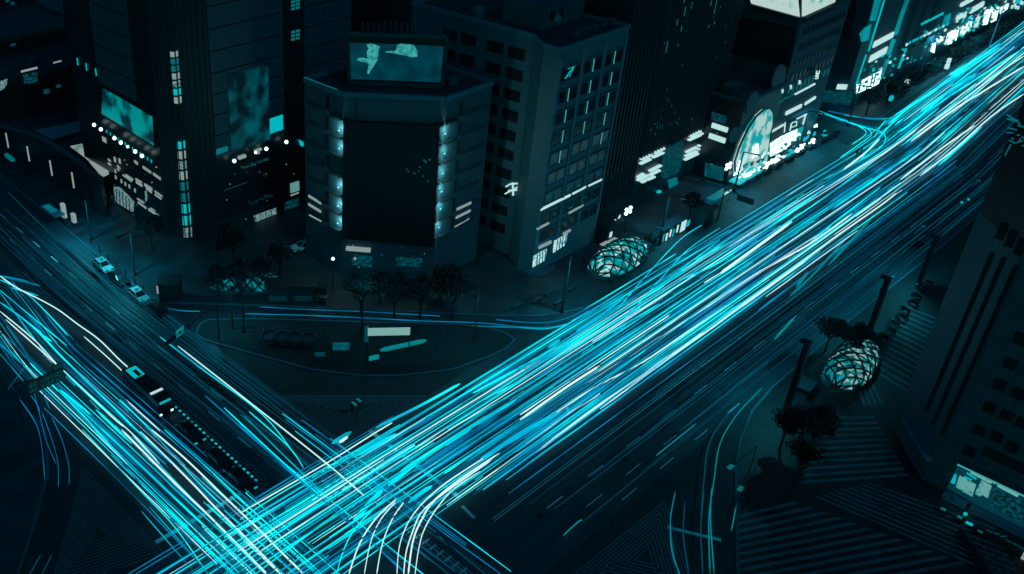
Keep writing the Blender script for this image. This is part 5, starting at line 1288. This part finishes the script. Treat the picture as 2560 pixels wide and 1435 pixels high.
for i in range(4):
    c_ = c0+ex*i; mb = MB()
    for k in range(16):
        a0, a1 = 2*math.pi*k/16, 2*math.pi*(k+1)/16
        mb.bar((c_.x+1.15*math.cos(a0), c_.y+1.15*math.sin(a0), 1.1), (c_.x+1.15*math.cos(a1), c_.y+1.15*math.sin(a1), 1.1), 0.16, 0.5)
    mb.cyl(c_.x, c_.y, .14, .9, 1.0, n=16); mb.build('round_planter', M('planter', T(0.07), 0.8), r)
mb = MB(); e0, e1 = c0-ex*0.6, c1+ex*0.6
for s_ in (-1.6, 1.6): mb.bar(Vector((e0.x,e0.y,1.4))+nrm*s_, Vector((e1.x,e1.y,1.4))+nrm*s_, 0.12)
for e in (e0, e1): mb.bar(Vector((e.x,e.y,1.4))-nrm*1.6, Vector((e.x,e.y,1.4))+nrm*1.6, 0.12); mb.bar((e.x+nrm.x*1.6,e.y+nrm.y*1.6,.13), (e.x+nrm.x*1.6,e.y+nrm.y*1.6,1.4), .12); mb.bar((e.x-nrm.x*1.6,e.y-nrm.y*1.6,.13), (e.x-nrm.x*1.6,e.y-nrm.y*1.6,1.4), .12)
mb.build('frame', M('frame_grey', T(0.08), 0.6), r)

# kiosks and shelters
def kiosk(px, py, lx, ly, h, rz, label, lit=None, cat='kiosk', wall=METAL, name='kiosk'):
    p = G(px, py, .13); r = empty(name, tuple(p), label, cat); c, s_ = math.cos(rz), math.sin(rz)
    def Q(u, v, z): return Vector((p.x+u*c-v*s_, p.y+u*s_+v*c, .13+z))
    MB().prism([Q(-lx/2,-ly/2,0), Q(lx/2,-ly/2,0), Q(lx/2,ly/2,0), Q(-lx/2,ly/2,0)], (0,0,h)).build('body', wall, r)
    MB().prism([Q(-lx/2-.25,-ly/2-.25,h), Q(lx/2+.25,-ly/2-.25,h), Q(lx/2+.25,ly/2+.25,h), Q(-lx/2-.25,ly/2+.25,h)], (0,0,.22)).build('roof', M('kiosk_roof', T(0.03), 0.7), r)
    if lit: 
        for (u0, u1, z0, z1, mt) in lit: MB().prism([Q(u0,-ly/2-.02,z0), Q(u1,-ly/2-.02,z0), Q(u1,-ly/2-.02,z1), Q(u0,-ly/2-.02,z1)], (Q(0,-1,0)-Q(0,0,0))*0.06).build('window', mt, r)
    return r, Q
PK = E('kiosk_pane', (0.0,0.016,0.022), 0.9)
kiosk(728, 748, 7.5, 2.4, 2.9, -0.72, 'wide black kiosk with two dim panes at the plaza edge, right of the trees', [(-3.3,-0.6,0.4,1.4,PK),(0.6,3.2,0.4,1.4,PK)])
r, Q = kiosk(428, 742, 3.0, 3.0, 3.0, -0.8, 'small dark box kiosk beside the parked taxis, with a white lit panel on its left')
MB().prism([Q(-2.0,-0.7,1.0), Q(-1.75,-0.9,1.0), Q(-1.75,-0.9,2.8), Q(-2.0,-0.7,2.8)], Q(.15,.15,0)-Q(0,0,0)).build('lit_panel', LG, r)
kiosk(1515, 592, 4.0, 3.0, 3.0, 0, 'lit kiosk left of the twin globe lamp near the finned tower', [(-1.6,-0.9,1.0,2.0,LW)])
MBx = MB(); p = G(1528, 590, .13)
r = empty('lit_sign', tuple(p), 'bright jagged lit signboard leaning over the pavement beside the kiosk', 'sign')
MB().box(p.x-.1, p.y-.1, .13, p.x+.1, p.y+.1, 2.2).build('post', METAL, r)
mb = MB(); mb.prism([(p.x-1.1,p.y-.15,1.7),(p.x+1.2,p.y-.15,1.9),(p.x+1.3,p.y-.15,3.9),(p.x+.6,p.y-.15,3.1),(p.x,p.y-.15,3.5),(p.x-.6,p.y-.15,2.9),(p.x-1.1,p.y-.15,3.2)], (0,-.2,0)); mb.build('board', LW, r)
p = G(1523, 610, .14); MBx.poly([(p.x-2,p.y-.9),(p.x+2,p.y-.9),(p.x+2,p.y+.6),(p.x-2,p.y+.6)], .5, .62); tag(MBx.build('light_table', LG), 'bright flat glowing counter on the pavement in front of the kiosk', 'counter')
# bus shelter
p = G(1672, 588, .13); r = empty('bus_shelter', tuple(p), 'bus shelter with glowing advert panels on the kerb, left of the black utility box', 'bus shelter')
MB().box(p.x-4.0, p.y-1.0, 2.6, p.x+4.5, p.y+1.0, 2.75).build('roof', M('shelter_roof', T(0.05), 0.4), r)
MB().box(p.x-4.0, p.y+.85, .2, p.x+4.5, p.y+.95, 2.6).build('back_glass', SHOPD, r)
MB().box(p.x+1.6, p.y-1.1, .5, p.x+3.2, p.y-1.02, 2.5).build('advert_panel', LW, r); MB().box(p.x+3.6, p.y-1.1, .9, p.x+4.5, p.y-1.02, 2.0).build('advert_panel', LC, r)
for dx, z, mt in ((-3.8,1.2,LC),(-2.6,1.0,LW),(-1.5,1.3,LW),(-.4,1.0,LC),(.7,1.4,LW)): MB().box(p.x+dx, p.y-.9, z-.7, p.x+dx+.45, p.y-.8, z+.7).build('advert_panel', mt, r)
for dx in (-3.9, 0, 4.3): MB().cyl(p.x+dx, p.y-.9, .13, 2.6, .07).build('post', METAL, r)
MB().box(p.x-3.5, p.y+.2, .55, p.x+1.2, p.y+.6, .65).build('bench', METAL, r)
kiosk(1752, 560, 3.2, 2.4, 3.0, 0, 'black utility box on the kerb right of the bus shelter')
p = G(1790, 515, .13); r = empty('glass_shelter', tuple(p), 'small glowing kerb shelter with a bright top edge, right of the black utility box', 'shelter')
MB().box(p.x-3, p.y-.8, 2.4, p.x+3, p.y+.8, 2.5).build('roof', LCD, r); MB().box(p.x+.2, p.y-.9, 2.55, p.x+2.8, p.y-.7, 2.8).build('light_bar', LW, r); MB().box(p.x-3, p.y+.7, .2, p.x+3, p.y+.8, 2.4).build('back_glass', LBD, r)
for dx in (-2.9, 2.9): MB().cyl(p.x+dx, p.y-.7, .13, 2.4, .06).build('post', METAL, r)
# totem, plates left side
for px, py, h, lb, mt in ((165,560,4.2,'tall narrow white lit totem on the left pavement beside the cross road',LG),(188,565,2.6,'short square lit box sign right of the tall totem on the left pavement',LG)):
    p = G(px, py, .13); r = empty('totem_sign', tuple(p), lb, 'sign', 'lit totems on the left pavement')
    MB().box(p.x-.25, p.y-.3, .13, p.x+.25, p.y+.3, h*0.35).build('base', METAL, r); MB().box(p.x-.35, p.y-.45, h*0.35, p.x+.25, p.y+.45, h).build('lit_panel', mt, r)
    mb = MB()
    for k in range(3): mb.box(p.x-.37, p.y-.3, h*(0.45+.18*k), p.x-.352, p.y+.3, h*(0.45+.18*k)+.12)
    mb.build('lettering', LCD, r)
p = G(135, 556, .13); r = empty('stop_shelter', tuple(p), 'pale flat roofed stop shelter at the kerb left of the lit totem', 'bus shelter')
MB().box(p.x-1.0, p.y-3, 2.5, p.x+1.0, p.y+3, 2.62).build('roof', M('shelter_pale', T(0.22), 0.5), r); MB().box(p.x-.6, p.y-1, 2.63, p.x+.6, p.y+2.4, 2.72).build('lit_roof_sign', LCD, r)
for dy in (-2.8, 2.8): MB().cyl(p.x+.8, p.y+dy, .13, 2.5, .06).build('post', METAL, r)
p = G(193, 478, .13); r = empty('letter_sign', tuple(p), 'small dim sign with letters reading AJ above the left pavement', 'sign')
mb = MB()
def L3(u, v): return Vector((p.x+.5, p.y-u, 1.6+v))
for a, b in (((-.9,0),(-.55,1.2)),((-.55,1.2),(-.2,0)),((-.75,.45),(-.35,.45)),((.6,1.2),(.6,.1)),((.6,.1),(.2,.1)),((.2,.1),(.2,.4))): mb.bar(L3(*a), L3(*b), .12)
mb.build('letters', LCD, r); MB().cyl(p.x+.6, p.y, .13, 1.6, .06).build('post', METAL, r)
# garden arches on the left pavement
for i, (px, py) in enumerate(((232,505),(262,520),(285,535))):
    p = G(px, py, .13); r = empty('garden_arch', tuple(p), ('dark round planting arch on the left pavement, leftmost of three', 'dark round planting arch on the left pavement, middle of three', 'dark round planting arch on the left pavement, rightmost of three by the glowing shop')[i], 'arch', 'round arches by the department store')
    mb = MB()
    for k in range(14):
        a0, a1 = math.pi*k/14, math.pi*(k+1)/14; mb.bar((p.x, p.y+1.6*math.cos(a0), .2+3.0*math.sin(a0)), (p.x, p.y+1.6*math.cos(a1), .2+3.0*math.sin(a1)), .4, .5)
    mb.build('hoop', LEAF2, r); MB().box(p.x-.5, p.y-1.9, .13, p.x+.5, p.y+1.9, .5).build('planter', M('planter', T(0.07), 0.8), r)

# ------------------------------------------------------------------ vehicles
def make_car(body, label, loc, rz, lit=False, group=None, suv=False):
    r = bpy.data.objects.new('parked_car', None); col.objects.link(r); r['_org'] = (0,0,0); tag(r, label, 'car', group)
    h1 = 0.92 if not suv else 1.05; h2 = 1.43 if not suv else 1.7
    prof = [(-2.25,.32),(-2.28,.72),(-2.1,h1-.02),(-1.5,h1+.03),(1.0,h1),(1.9,h1-.15),(2.25,.68),(2.28,.34)]
    mb = MB(); mb.prism([(x,-.88,z) for x, z in prof], (0,1.76,0)); bdy = mb.build('body', body, r)
    mb = MB(); b0 = len(mb.v)
    lo = [(-1.95,h1-.01),(1.15,h1-.01)]; hi = [(-1.25,h2),(0.25,h2)]
    mb.v += [Vector(v) for v in ((-1.95,-.82,h1),(1.15,-.82,h1),(1.15,.82,h1),(-1.95,.82,h1),(-1.25,-.66,h2-.06),(0.3,-.66,h2-.06),(0.3,.66,h2-.06),(-1.25,.66,h2-.06))]
    for f in ((4,5,6,7),(0,1,5,4),(1,2,6,5),(2,3,7,6),(3,0,4,7)): mb.face(f)
    mb.build('cabin_glass', BLACKG, r)
    mb = MB(); mb.box(-1.28,-.68,h2-.06,.33,.68,h2); mb.bar((-.5,-.8,h1),(-.5,-.68,h2-.03),.08); mb.bar((-.5,.8,h1),(-.5,.68,h2-.03),.08)
    for sy in (-1,1): mb.bar((1.15,.82*sy,h1),(.3,.67*sy,h2-.03),.08); mb.bar((-1.95,.82*sy,h1),(-1.25,.67*sy,h2-.03),.08)
    mb.build('roof', body, r)
    for sx in (-1.4, 1.4):
        for sy in (-.8, .8):
            wl_ = MB().wheel(sx, sy, .33, .33, .22).build('wheel', RUB, r); MB().wheel(sx, sy+(.12 if sy > 0 else -.12), .33, .19, .02).build('rim', STEEL, wl_)
    for sy in (-.62, .62): MB().box(2.2,sy-.2,.55,2.3,sy+.2,.74).build('headlight', LC if lit else STEEL, r)
    for sy in (-.66, .66): MB().box(-2.31,sy-.17,.62,-2.24,sy+.17,.8).build('tail_light', LCD if lit else M('tail_red', (0.02,0.05,0.06), .3), r)
    r.location = loc; r.rotation_euler = (0,0,rz)
    return r
c1_ = make_car(WHITEP, 'white parked car, farther of the two pale taxis on the left kerb', (62.1,124.8,0), -1.62)
MB().box(-.45,-.25,1.43,-.1,.25,1.6).build('roof_sign', LCD, c1_)
def cc(src, loc, rz, label, group=None): return copy_tree(src, loc, rz, label, group)
G1 = 'cars parked on the left kerb'
c1_['group'] = G1
cc(c1_, (61.4,112.9,0), -1.62, 'white parked car, nearer of the two pale taxis, beside the dark box kiosk', G1)
ck = make_car(BLACKP, 'dark parked car, first behind the farther pale taxi', (61.9,119.4,0), -1.62, group=G1)
cc(ck, (61.6,106.8+11.1,0), -1.62, 'x', G1).location = (61.4,107.0,0)
bpy.data.objects[-1]['label'] = 'x' if False else bpy.data.objects[-1].get('label', 'x')
for o in list(bpy.data.objects):
    if o.get('label') == 'x': o['label'] = 'dark parked car at the near end of the kerb row, past the nearer pale taxi'
make_car(WHITEP, 'white hatchback standing on the plaza beside the chamfered corner building', (90.8,107.6,.13), 2.9)
bpy.data.objects
cm = make_car(BLACKP, 'dark car with headlights on, directly behind the bus rear in the median queue', (48.6,80.2,0), -1.60, lit=True, group='cars queueing in the dark lane by the median')
cc(cm, (48.3,73.6,0), -1.60, 'dark car with headlights on, second from the stop line in the dark lane', 'cars queueing in the dark lane by the median')
cc(cm, (48.1,68.0+1.2,0), -1.60, 'dark car with headlights on, at the stop line of the cross road', 'cars queueing in the dark lane by the median')
cx_ = make_car(BLACKP, 'dark van parked nose out at the plaza edge, right of the wide black kiosk', (82.9,94.2,.13), -2.3, suv=True, group=None)
def make_bus(loc, rz, label):
    r = bpy.data.objects.new('city_bus', None); col.objects.link(r); r['_org'] = (0,0,0); tag(r, label, 'bus')
    MB().box(-5.4,-1.22,.4,5.4,1.22,1.25).build('lower_body', BLACKP, r)
    MB().prism([(-5.4,-1.2,1.25),(5.4,-1.2,1.25),(5.3,-1.14,2.85),(-5.35,-1.14,2.85)], (0,2.34,0)).build('windows', BLACKG, r)
    MB().box(-5.35,-1.2,2.85,5.3,1.2,3.1).build('roof', BLACKP, r)
    f = MB().box(-4.7,-.85,3.11,-2.0,.85,3.25).build('roof_panel', LC, r)
    MB().box(-3.7,-.25,3.305,-1.9,.35,3.36).build('vent', BLACKP, f)
    MB().box(2.8,-1.0,3.11,3.2,1.0,3.25).build('light_bar', LW, r)
    mb = MB(); mb.box(5.3,-.9,2.55,5.42,.9,2.85); mb.build('route_display', LC, r)
    for sy in (-.95,.95): MB().box(5.38,sy-.2,.6,5.48,sy+.2,.85).build('headlight', LWB, r)
    for sx in (-3.4, 3.2):
        for sy in (-1.08, 1.08): wl_ = MB().wheel(sx, sy, .5, .5, .3).build('wheel', RUB, r); MB().wheel(sx, sy+(.16 if sy>0 else -.16), .5, .25, .02).build('rim', STEEL, wl_)
    r.location = loc; r.rotation_euler = (0,0,rz); return r
_bus = make_bus((48.7,90.2,0), -1.60, 'black bus with a lit roof panel stopped in the dark lane beside the median')
bn = None
for i, (px, py) in enumerate(((1372,735),(1430,725),(1395,760),(1340,755),(1290,770))):
    p = G(px, py, .13); lb = ('dark bench left of the nearest kerb lamp, farther one','dark bench right of the nearest kerb lamp','dark bench directly at the foot of the nearest kerb lamp','dark bench between the nearest kerb lamp and the slip lane','dark bench closest to the slip lane bend')[i]
    r = empty('bench', tuple(p), lb, 'bench', 'benches before the gridded office block')
    MB().box(p.x-1.0, p.y-.25, .55, p.x+1.0, p.y+.25, .65).build('seat', CONC, r)
    for dx in (-.8, .8): MB().box(p.x+dx-.1, p.y-.2, .13, p.x+dx+.1, p.y+.2, .55).build('leg', METAL, r)
# motorcycles by the granite tower
_bus.scale = (0.86, 0.9, 0.9)
def make_bike(label, loc, rz, group):
    r = bpy.data.objects.new('parked_motorbike', None); col.objects.link(r); r['_org'] = (0,0,0); tag(r, label, 'motorbike', group)
    for sx in (-.65,.65):
        wl_ = MB().wheel(sx,0,.3,.3,.12).build('wheel', RUB, r); MB().wheel(sx,.07,.3,.2,.01).build('rim', STEEL, wl_)
    MB().prism([(-.7,-.14,.5),(.3,-.14,.35),(.55,-.14,.75),(-.1,-.14,.85),(-.75,-.14,.8)], (0,.28,0)).build('body', BLACKP, r)
    MB().box(-.7,-.15,.8,0,.15,.9).build('seat', RUB, r)
    mb = MB(); mb.bar((.65,0,.3),(.42,0,1.05),.06); mb.bar((.42,-.34,1.05),(.42,.34,1.05),.05); mb.build('handlebar', STEEL, r)
    r.location = loc; r.rotation_euler = (0,0,rz); return r
bk = None
for i in range(9):
    p = G(2318-i*14+(i%2)*6, 712+i*17, .13)
    lb = 'dark motorbike in the kerb row beside the granite tower, number %s from the far end' % ('one','two','three','four','five','six','seven','eight','nine')[i]
    lb = ['dark motorbike at the far end of the row beside the granite tower','dark motorbike second in the row from the far media slab','dark motorbike third from the far end of the row by the tower','dark motorbike fourth from the far end of the row by the tower','dark motorbike in the middle of the row by the tower','dark motorbike just nearer than the middle of the row by the tower','dark motorbike third from the near end of the row by the tower','dark motorbike second from the near end of the row by the tower','dark motorbike at the near end of the row, closest to the striped paving'][i]
    if bk is None: bk = make_bike(lb, p, 1.2, 'motorbikes parked by the granite tower')
    else: copy_tree(bk, p, 1.2+random.uniform(-.25,.25), lb)
# bollards by the left pavement and a few posts
bo = None
for i in range(8):
    p = G(205+i*22, 590+i*19.5, .13); lb = 'low dark bollard on the left pavement edge, %s of eight from the far end' % ('first','second','third','fourth','fifth','sixth','seventh','last')[i]
    r = empty('bollard', tuple(p), lb, 'bollard', 'bollards beside the cross road'); 
    MB().cyl(p.x, p.y, .13, 1.1, .12, .1, 8).build('post', METAL, r); MB().ball((p.x, p.y, 1.12), .13).build('cap', METAL, r)
# bins, benches and lamps on the right plaza
p = G(2418, 1275, .3); r = empty('info_totem', tuple((p.x-.5,p.y,.13)), 'small dark stand with a pale foot before the lit shop of the granite tower', 'stand')
MB().box(p.x-.7, p.y-.15, .13, p.x-.3, p.y+.15, 1.7).build('panel', METAL, r); MB().ball((p.x-.9, p.y-.1, .35), .22).build('lamp', LC, r)
for i, (px, py) in enumerate(((2355,1280),(2396,1300),(2448,1335))):
    p = G(px, py, .13); r = empty('planter_light', tuple(p), ('low dark box with a small teal light on the striped plaza, leftmost of three', 'low dark box with a small teal light on the striped plaza, middle of three', 'low dark box with a small teal light on the striped plaza, nearest the glass parapet')[i], 'planter light', 'low boxes before the granite tower')
    MB().box(p.x-.35, p.y-.5, .13, p.x+.35, p.y+.5, .55).build('box', METAL, r); MB().box(p.x-.2, p.y-.25, .56, p.x+.2, p.y+.25, .62).build('light', LCD, r)
# sunken stair with parapet, bottom right
r = empty('stair_parapet', tuple(G(2480,1360,.13)), 'dark sunken stairway with parapet walls and handrails at the bottom right corner', 'stairway')
a, b, c_, d_ = G(2418,1308,.13), G(2560,1385,.13), G(2560,1435,.13), G(2400,1330,.13)
MB().bar(G(2418,1308,.6), G(2575,1390,.6), .3, 1.0).build('parapet', M('parapet_dark', T(0.05), 0.6), r)
MB().bar(G(2400,1325,.6), G(2480,1440,.6), .3, 1.0).build('parapet', M('parapet_dark', T(0.05), 0.6), r)
mb = MB()
for i in range(3): mb.bar(G(2455+i*18,1365+i*2,.9), G(2505+i*24,1440,.9), .10)
mb.build('handrail', STEEL, r)
mb = MB(); 
for i in range(7): p = G(2468+i*16, 1325+i*8.2, 1.2); mb.bar(p, p+Vector((random.uniform(-.3,.3),-.5,random.uniform(0,.3))), .08)
mb.build('sign_letters', LBD, r)
MB().bar(G(2415,1305,1.25), G(2432,1313,1.25), .4, .08).build('lit_plate', LC, r)
MB().box(G(2556,1400,0).x-.2, G(2556,1400,0).y-.2, .2, G(2556,1400,0).x+.2, G(2556,1400,0).y+.2, 2.6).build('corner_light', LG, r)
for px, py, lb in ((1905,1045,'small dark crate like box at the right kerb beside the nearest lamp slab'),):
    kiosk(2005, 985, 2.4, 1.8, 1.6, 0.1, 'low grey utility cabinet on the right pavement below the glass canopy', wall=M('cabinet', T(0.05), 0.7), name='utility_cabinet', cat='cabinet')
# street stall lights and hedge planters in front of the arch and the striped office
hp = 0
for i in range(9):
    t = i/8; p = G(1858+t*225, 462-t*122, .13)
    lb = ['glowing white flower stall, nearest to the arch lamp post','glowing white stall second from the arch','glowing white stall below the left part of the big sign','glowing white stall in the middle of the kerb line','glowing cyan stall left of the striped office lamp','glowing white stall right of the striped office lamp','glowing white stall before the far shop corner','dim stall near the side street end','last small stall before the side street'][i]
    r = empty('flower_stall', tuple(p), lb, 'stall', 'lit stalls along the kerb by the arch')
    MB().box(p.x-1.6, p.y-.5, .13, p.x+1.6, p.y+.5, .9).build('planter', M('planter', T(0.07), 0.8), r)
    if i < 8:
        mb = MB()
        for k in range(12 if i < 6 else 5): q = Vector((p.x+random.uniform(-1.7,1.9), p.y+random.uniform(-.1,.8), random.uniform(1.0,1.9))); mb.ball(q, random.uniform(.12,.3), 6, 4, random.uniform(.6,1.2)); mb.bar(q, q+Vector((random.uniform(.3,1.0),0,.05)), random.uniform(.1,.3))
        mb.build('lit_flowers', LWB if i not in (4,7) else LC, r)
    mb = MB()
    for k in range(26): q = Vector((p.x+random.uniform(-1.6,1.6), p.y-random.uniform(.1,.8), random.uniform(.5,1.5))); mb.ball(q, random.uniform(.12,.25), 5, 3)
    mb.build('plants', LEAF2, r)

def make_person(label, loc, rz, group, coat, pose=0.0):
    mb = MB(); rings = ((0.0,.07,.10,0),(.08,.07,.08,0))
    r = bpy.data.objects.new('person', None); col.objects.link(r); r['_org'] = (0,0,0); tag(r, label, 'person', group)
    def limb(pts):
        b = len(mb.v); n = 8
        for (x, y, z, ra) in pts:
            for i in range(n): a = 2*math.pi*i/n; mb.v.append(Vector((x+ra*math.cos(a), y+ra*math.sin(a), z)))
        for k in range(len(pts)-1):
            for i in range(n): j = (i+1) % n; mb.face((b+k*n+i, b+k*n+j, b+(k+1)*n+j, b+(k+1)*n+i))
        mb.face(range(b+n-1, b-1, -1)); e = b+(len(pts)-1)*n; mb.face(range(e, e+n))
    for sy in (-.1, .1): limb(((.08,sy,0,.06),(.03,sy,.08,.055),(pose*sy*3,sy,.48,.065),(0,sy*.8,.9,.10)))
    limb(((0,0,.85,.15),(0,0,1.1,.15),(0,0,1.38,.19),(0,0,1.45,.12),(0,0,1.50,.055),(0,0,1.55,.06),(.02,0,1.62,.095),(.02,0,1.70,.10),(0,0,1.76,.06)))
    for sy in (-.24, .24): limb(((.06,sy*1.05,.74,.035),(.03,sy*1.05,.85,.04),(0,sy*1.05,1.12,.05),(0,sy*.85,1.40,.065)))
    mb.build('body', coat, r)
    h = MB().ball((-.02,0,1.69), .112, 8, 5, .9); h.build('hair', BLACKP, r)
    r.location = loc; r.rotation_euler = (0,0,rz); return r
pp = (((1628,622),'person standing leftmost in the queue at the left end of the bus shelter'),((1634,628),'second person in the bus shelter queue, turned to the road'),((1641,616),'third person waiting by the bus shelter adverts'),((1650,612),'person in a dark coat in the middle of the bus shelter queue'),((1625,634),'person at the kerb edge before the bus shelter queue'),((1660,600),'person nearest the brightest bus shelter advert'),
      ((2140,392),'person at the left of the pair waiting on the side street corner'),((2150,388),'person at the right of the pair waiting on the side street corner'),((2372,1262),'person walking past the left end of the lit granite tower shop'))
coats = [M('coat_dark', T(.05), .8), M('coat_grey', T(.12), .8), M('coat_pale', T(.3), .8)]
for i, ((px, py), lb) in enumerate(pp): make_person(lb, G(px, py, .13), random.uniform(0, 6.28), 'people waiting on the pavements', coats[i % 3], random.choice((0, .5)))
# ------------------------------------------------------------------ trees, shrubs, hedges
def make_tree(seed, h, rad, name='broadleaf_tree', nleaf=1500, leaf=.28, mt=None):
    rnd = random.Random(seed); r = bpy.data.objects.new(name, None); col.objects.link(r); r['_org'] = (0,0,0)
    t = MB(); hb = h*.42
    t.cyl(0,0,0,hb,.22,.14,8)
    tips = []
    for i in range(8):
        a = i*2.4+rnd.uniform(-.3,.3); rr = rad*rnd.uniform(.35,.75); e = Vector((rr*math.cos(a), rr*math.sin(a), h*rnd.uniform(.6,.88)))
        s = Vector((0,0,hb*rnd.uniform(.75,1))); mid = s.lerp(e,.5)+Vector((0,0,.3)); t.bar(s, mid, .13); t.bar(mid, e, .08); tips.append(e)
    t.build('trunk', BARK, r)
    c = MB(); clumps = [(e, rad*rnd.uniform(.28,.48)) for e in tips]+[(Vector((rnd.uniform(-1,1)*rad*.5, rnd.uniform(-1,1)*rad*.5, h*rnd.uniform(.62,.98))), rad*rnd.uniform(.25,.42)) for _ in range(7)]
    for i in range(nleaf):
        e, cr_ = clumps[i % len(clumps)]; d = Vector((rnd.gauss(0,1), rnd.gauss(0,1), rnd.gauss(0,.8))); d.normalize(); p = e+d*cr_*rnd.random()**.4*1.05
        a = Vector((rnd.gauss(0,1), rnd.gauss(0,1), rnd.gauss(0,1))).normalized(); b = a.orthogonal().normalized(); s = leaf*rnd.uniform(.6,1.3); k = len(c.v)
        c.v += [p-a*s, p+b*s*.55, p+a*s, p-b*s*.55]; c.face((k,k+1,k+2,k+3))
    c.build('crown', mt or LEAF, r); return r
tA = make_tree(1, 6.5, 2.5); tB = make_tree(2, 7.5, 2.9); tC = make_tree(3, 5.0, 2.0)
trees = [
 (tA,1.0,600,748,'leafy tree standing in front of the dim glass canopy on the plaza, left one','trees at the plaza edge'),
 (tB,0.85,655,730,'leafy tree right behind the dim glass canopy on the plaza','trees at the plaza edge'),
 (tC,1.0,545,742,'small tree at the left end of the dim glass canopy','trees at the plaza edge'),
 (tB,1.0,585,668,'dark tree on the plaza below the lift shaft of the department store','trees at the plaza edge'),
 (tA,0.9,700,690,'dark tree between the department store plaza and the wide black kiosk','trees at the plaza edge'),
 (tC,1.2,380,625,'tree near the rounded corner on the left pavement below the shop strips','trees at the plaza edge'),
 (tA,1.0,902,790,'dark tree in front of the left doorway of the chamfered corner building','trees before the corner building'),
 (tB,1.0,985,800,'dark tree in front of the middle of the chamfered corner building','trees before the corner building'),
 (tA,1.1,1050,800,'dark tree in front of the right doorway of the chamfered corner building','trees before the corner building'),
 (tB,1.1,1130,800,'largest dark tree, at the right end of the row before the corner building','trees before the corner building'),
 (tC,1.1,1100,750,'dark tree tucked behind the row, against the right face of the corner building','trees before the corner building'),
 (tC,1.0,950,760,'small dark tree close to the entrance of the corner building','trees before the corner building'),
 (tA,0.9,2120,905,'leafy tree rising in front of the right glass subway canopy','trees on the right plaza'),
 (tB,0.75,2062,880,'leafy tree between the middle lamp slab and the avenue','trees on the right plaza'),
 (tB,0.85,2020,1130,'dark tree on the plaza left of the striped paving, upper one','trees on the right plaza'),
 (tA,0.9,1950,1120,'dark tree by the slip lane kerb, below the nearest lamp slab','trees on the right plaza'),
 (tB,0.8,1990,1200,'dark tree nearest the striped paving on the right plaza','trees on the right plaza'),
 (tC,1.1,2165,285,'round dark tree on the corner across the side street','trees beyond the side street'),
 (tC,1.0,2215,262,'dark tree among the lit boxes across the side street','trees beyond the side street'),
 (tC,0.9,1722,545,'thin tree behind the black utility box on the left pavement','trees on the left pavement'),
 (tC,1.0,1585,500,'dark tree at the foot of the finned tower entrance','trees on the left pavement'),
]
used = set()
for src, sc_, px, py, lb, gp in trees:
    p = G(px, py, .13)
    if src.name not in used:
        used.add(src.name); src.location = p; src.scale = (sc_,)*3; tag(src, lb, 'tree', gp)
    else: copy_tree(src, p, random.uniform(0, 6.28), lb, gp, sc_)['category'] = 'tree'
# trunk hedge along the far kerb
def hedge(a, b, w, h, label, name='hedge'):
    rnd = random.Random(int(a[0])); a = Vector((*a, .13)); b = Vector((*b, .13)); r = empty(name, tuple(a), label, 'hedge', 'hedges along the far left kerb'); L_ = (b-a).length; d = (b-a)/L_; n = Vector((-d.y, d.x, 0))
    MB().bar(a+Vector((0,0,.15)), b+Vector((0,0,.15)), w*.9, .3).build('soil_bed', CONC, r)
    c = MB()
    for i in range(int(L_*55)):
        u = rnd.random()*L_; v = rnd.uniform(-.5,.5)*w; top = h*(0.72+.28*math.sin(u*.9+a.x)*math.cos(u*.37)); p = a+d*u+n*v+Vector((0,0,.2+rnd.random()**.5*top))
        q = Vector((rnd.gauss(0,1), rnd.gauss(0,1), rnd.gauss(0,1))).normalized(); o_ = q.orthogonal().normalized(); s = rnd.uniform(.2,.4); k = len(c.v)
        c.v += [p-q*s, p+o_*s*.6, p+q*s, p-o_*s*.6]; c.face((k,k+1,k+2,k+3))
    c.build('leaves', LEAF2, r)
hs = [((2205,258),(2262,222),'dark clipped hedge nearest the side street on the far kerb'), ((2275,212),(2345,170),'second dark hedge along the far kerb, behind the first white signal box'), ((2350,168),(2420,128),'third dark hedge along the far kerb, past the curved lamp arm'), ((2425,124),(2490,88),'fourth dark hedge, at the foot of the tall pale mast'), ((2495,84),(2558,48),'last dark hedge, running out at the right edge')]
for (a, b, lb) in hs: A_, B_ = G(*a), G(*b); hedge((A_.x, A_.y), (B_.x, B_.y), 2.6, 2.8, lb)
for i, (px, py) in enumerate(((2233,238),(2262,222),(2362,182),(2222,262))):
    p = G(px, py, .13); r = empty('lit_box', tuple(p), ('small bright box by the dark tree across the side street, left one','small bright box by the kerb across the side street, right one','pair of stacked bright boxes on a post before the long hedge','small cyan box under the dark tree across the side street')[i], 'lit box', 'small lit boxes on the far kerb')
    MB().cyl(p.x, p.y, .13, 1.2, .08).build('post', METAL, r); MB().box(p.x-.5, p.y-.4, 1.2, p.x+.5, p.y+.4, 2.3).build('lit_panel', LW if i < 3 else LC, r)
    if i == 2: MB().box(p.x-.45, p.y-.35, 2.6, p.x+.45, p.y+.35, 3.8).build('lit_panel', LW, r)
for o in bpy.data.objects:
    if '_org' in o: del o['_org']
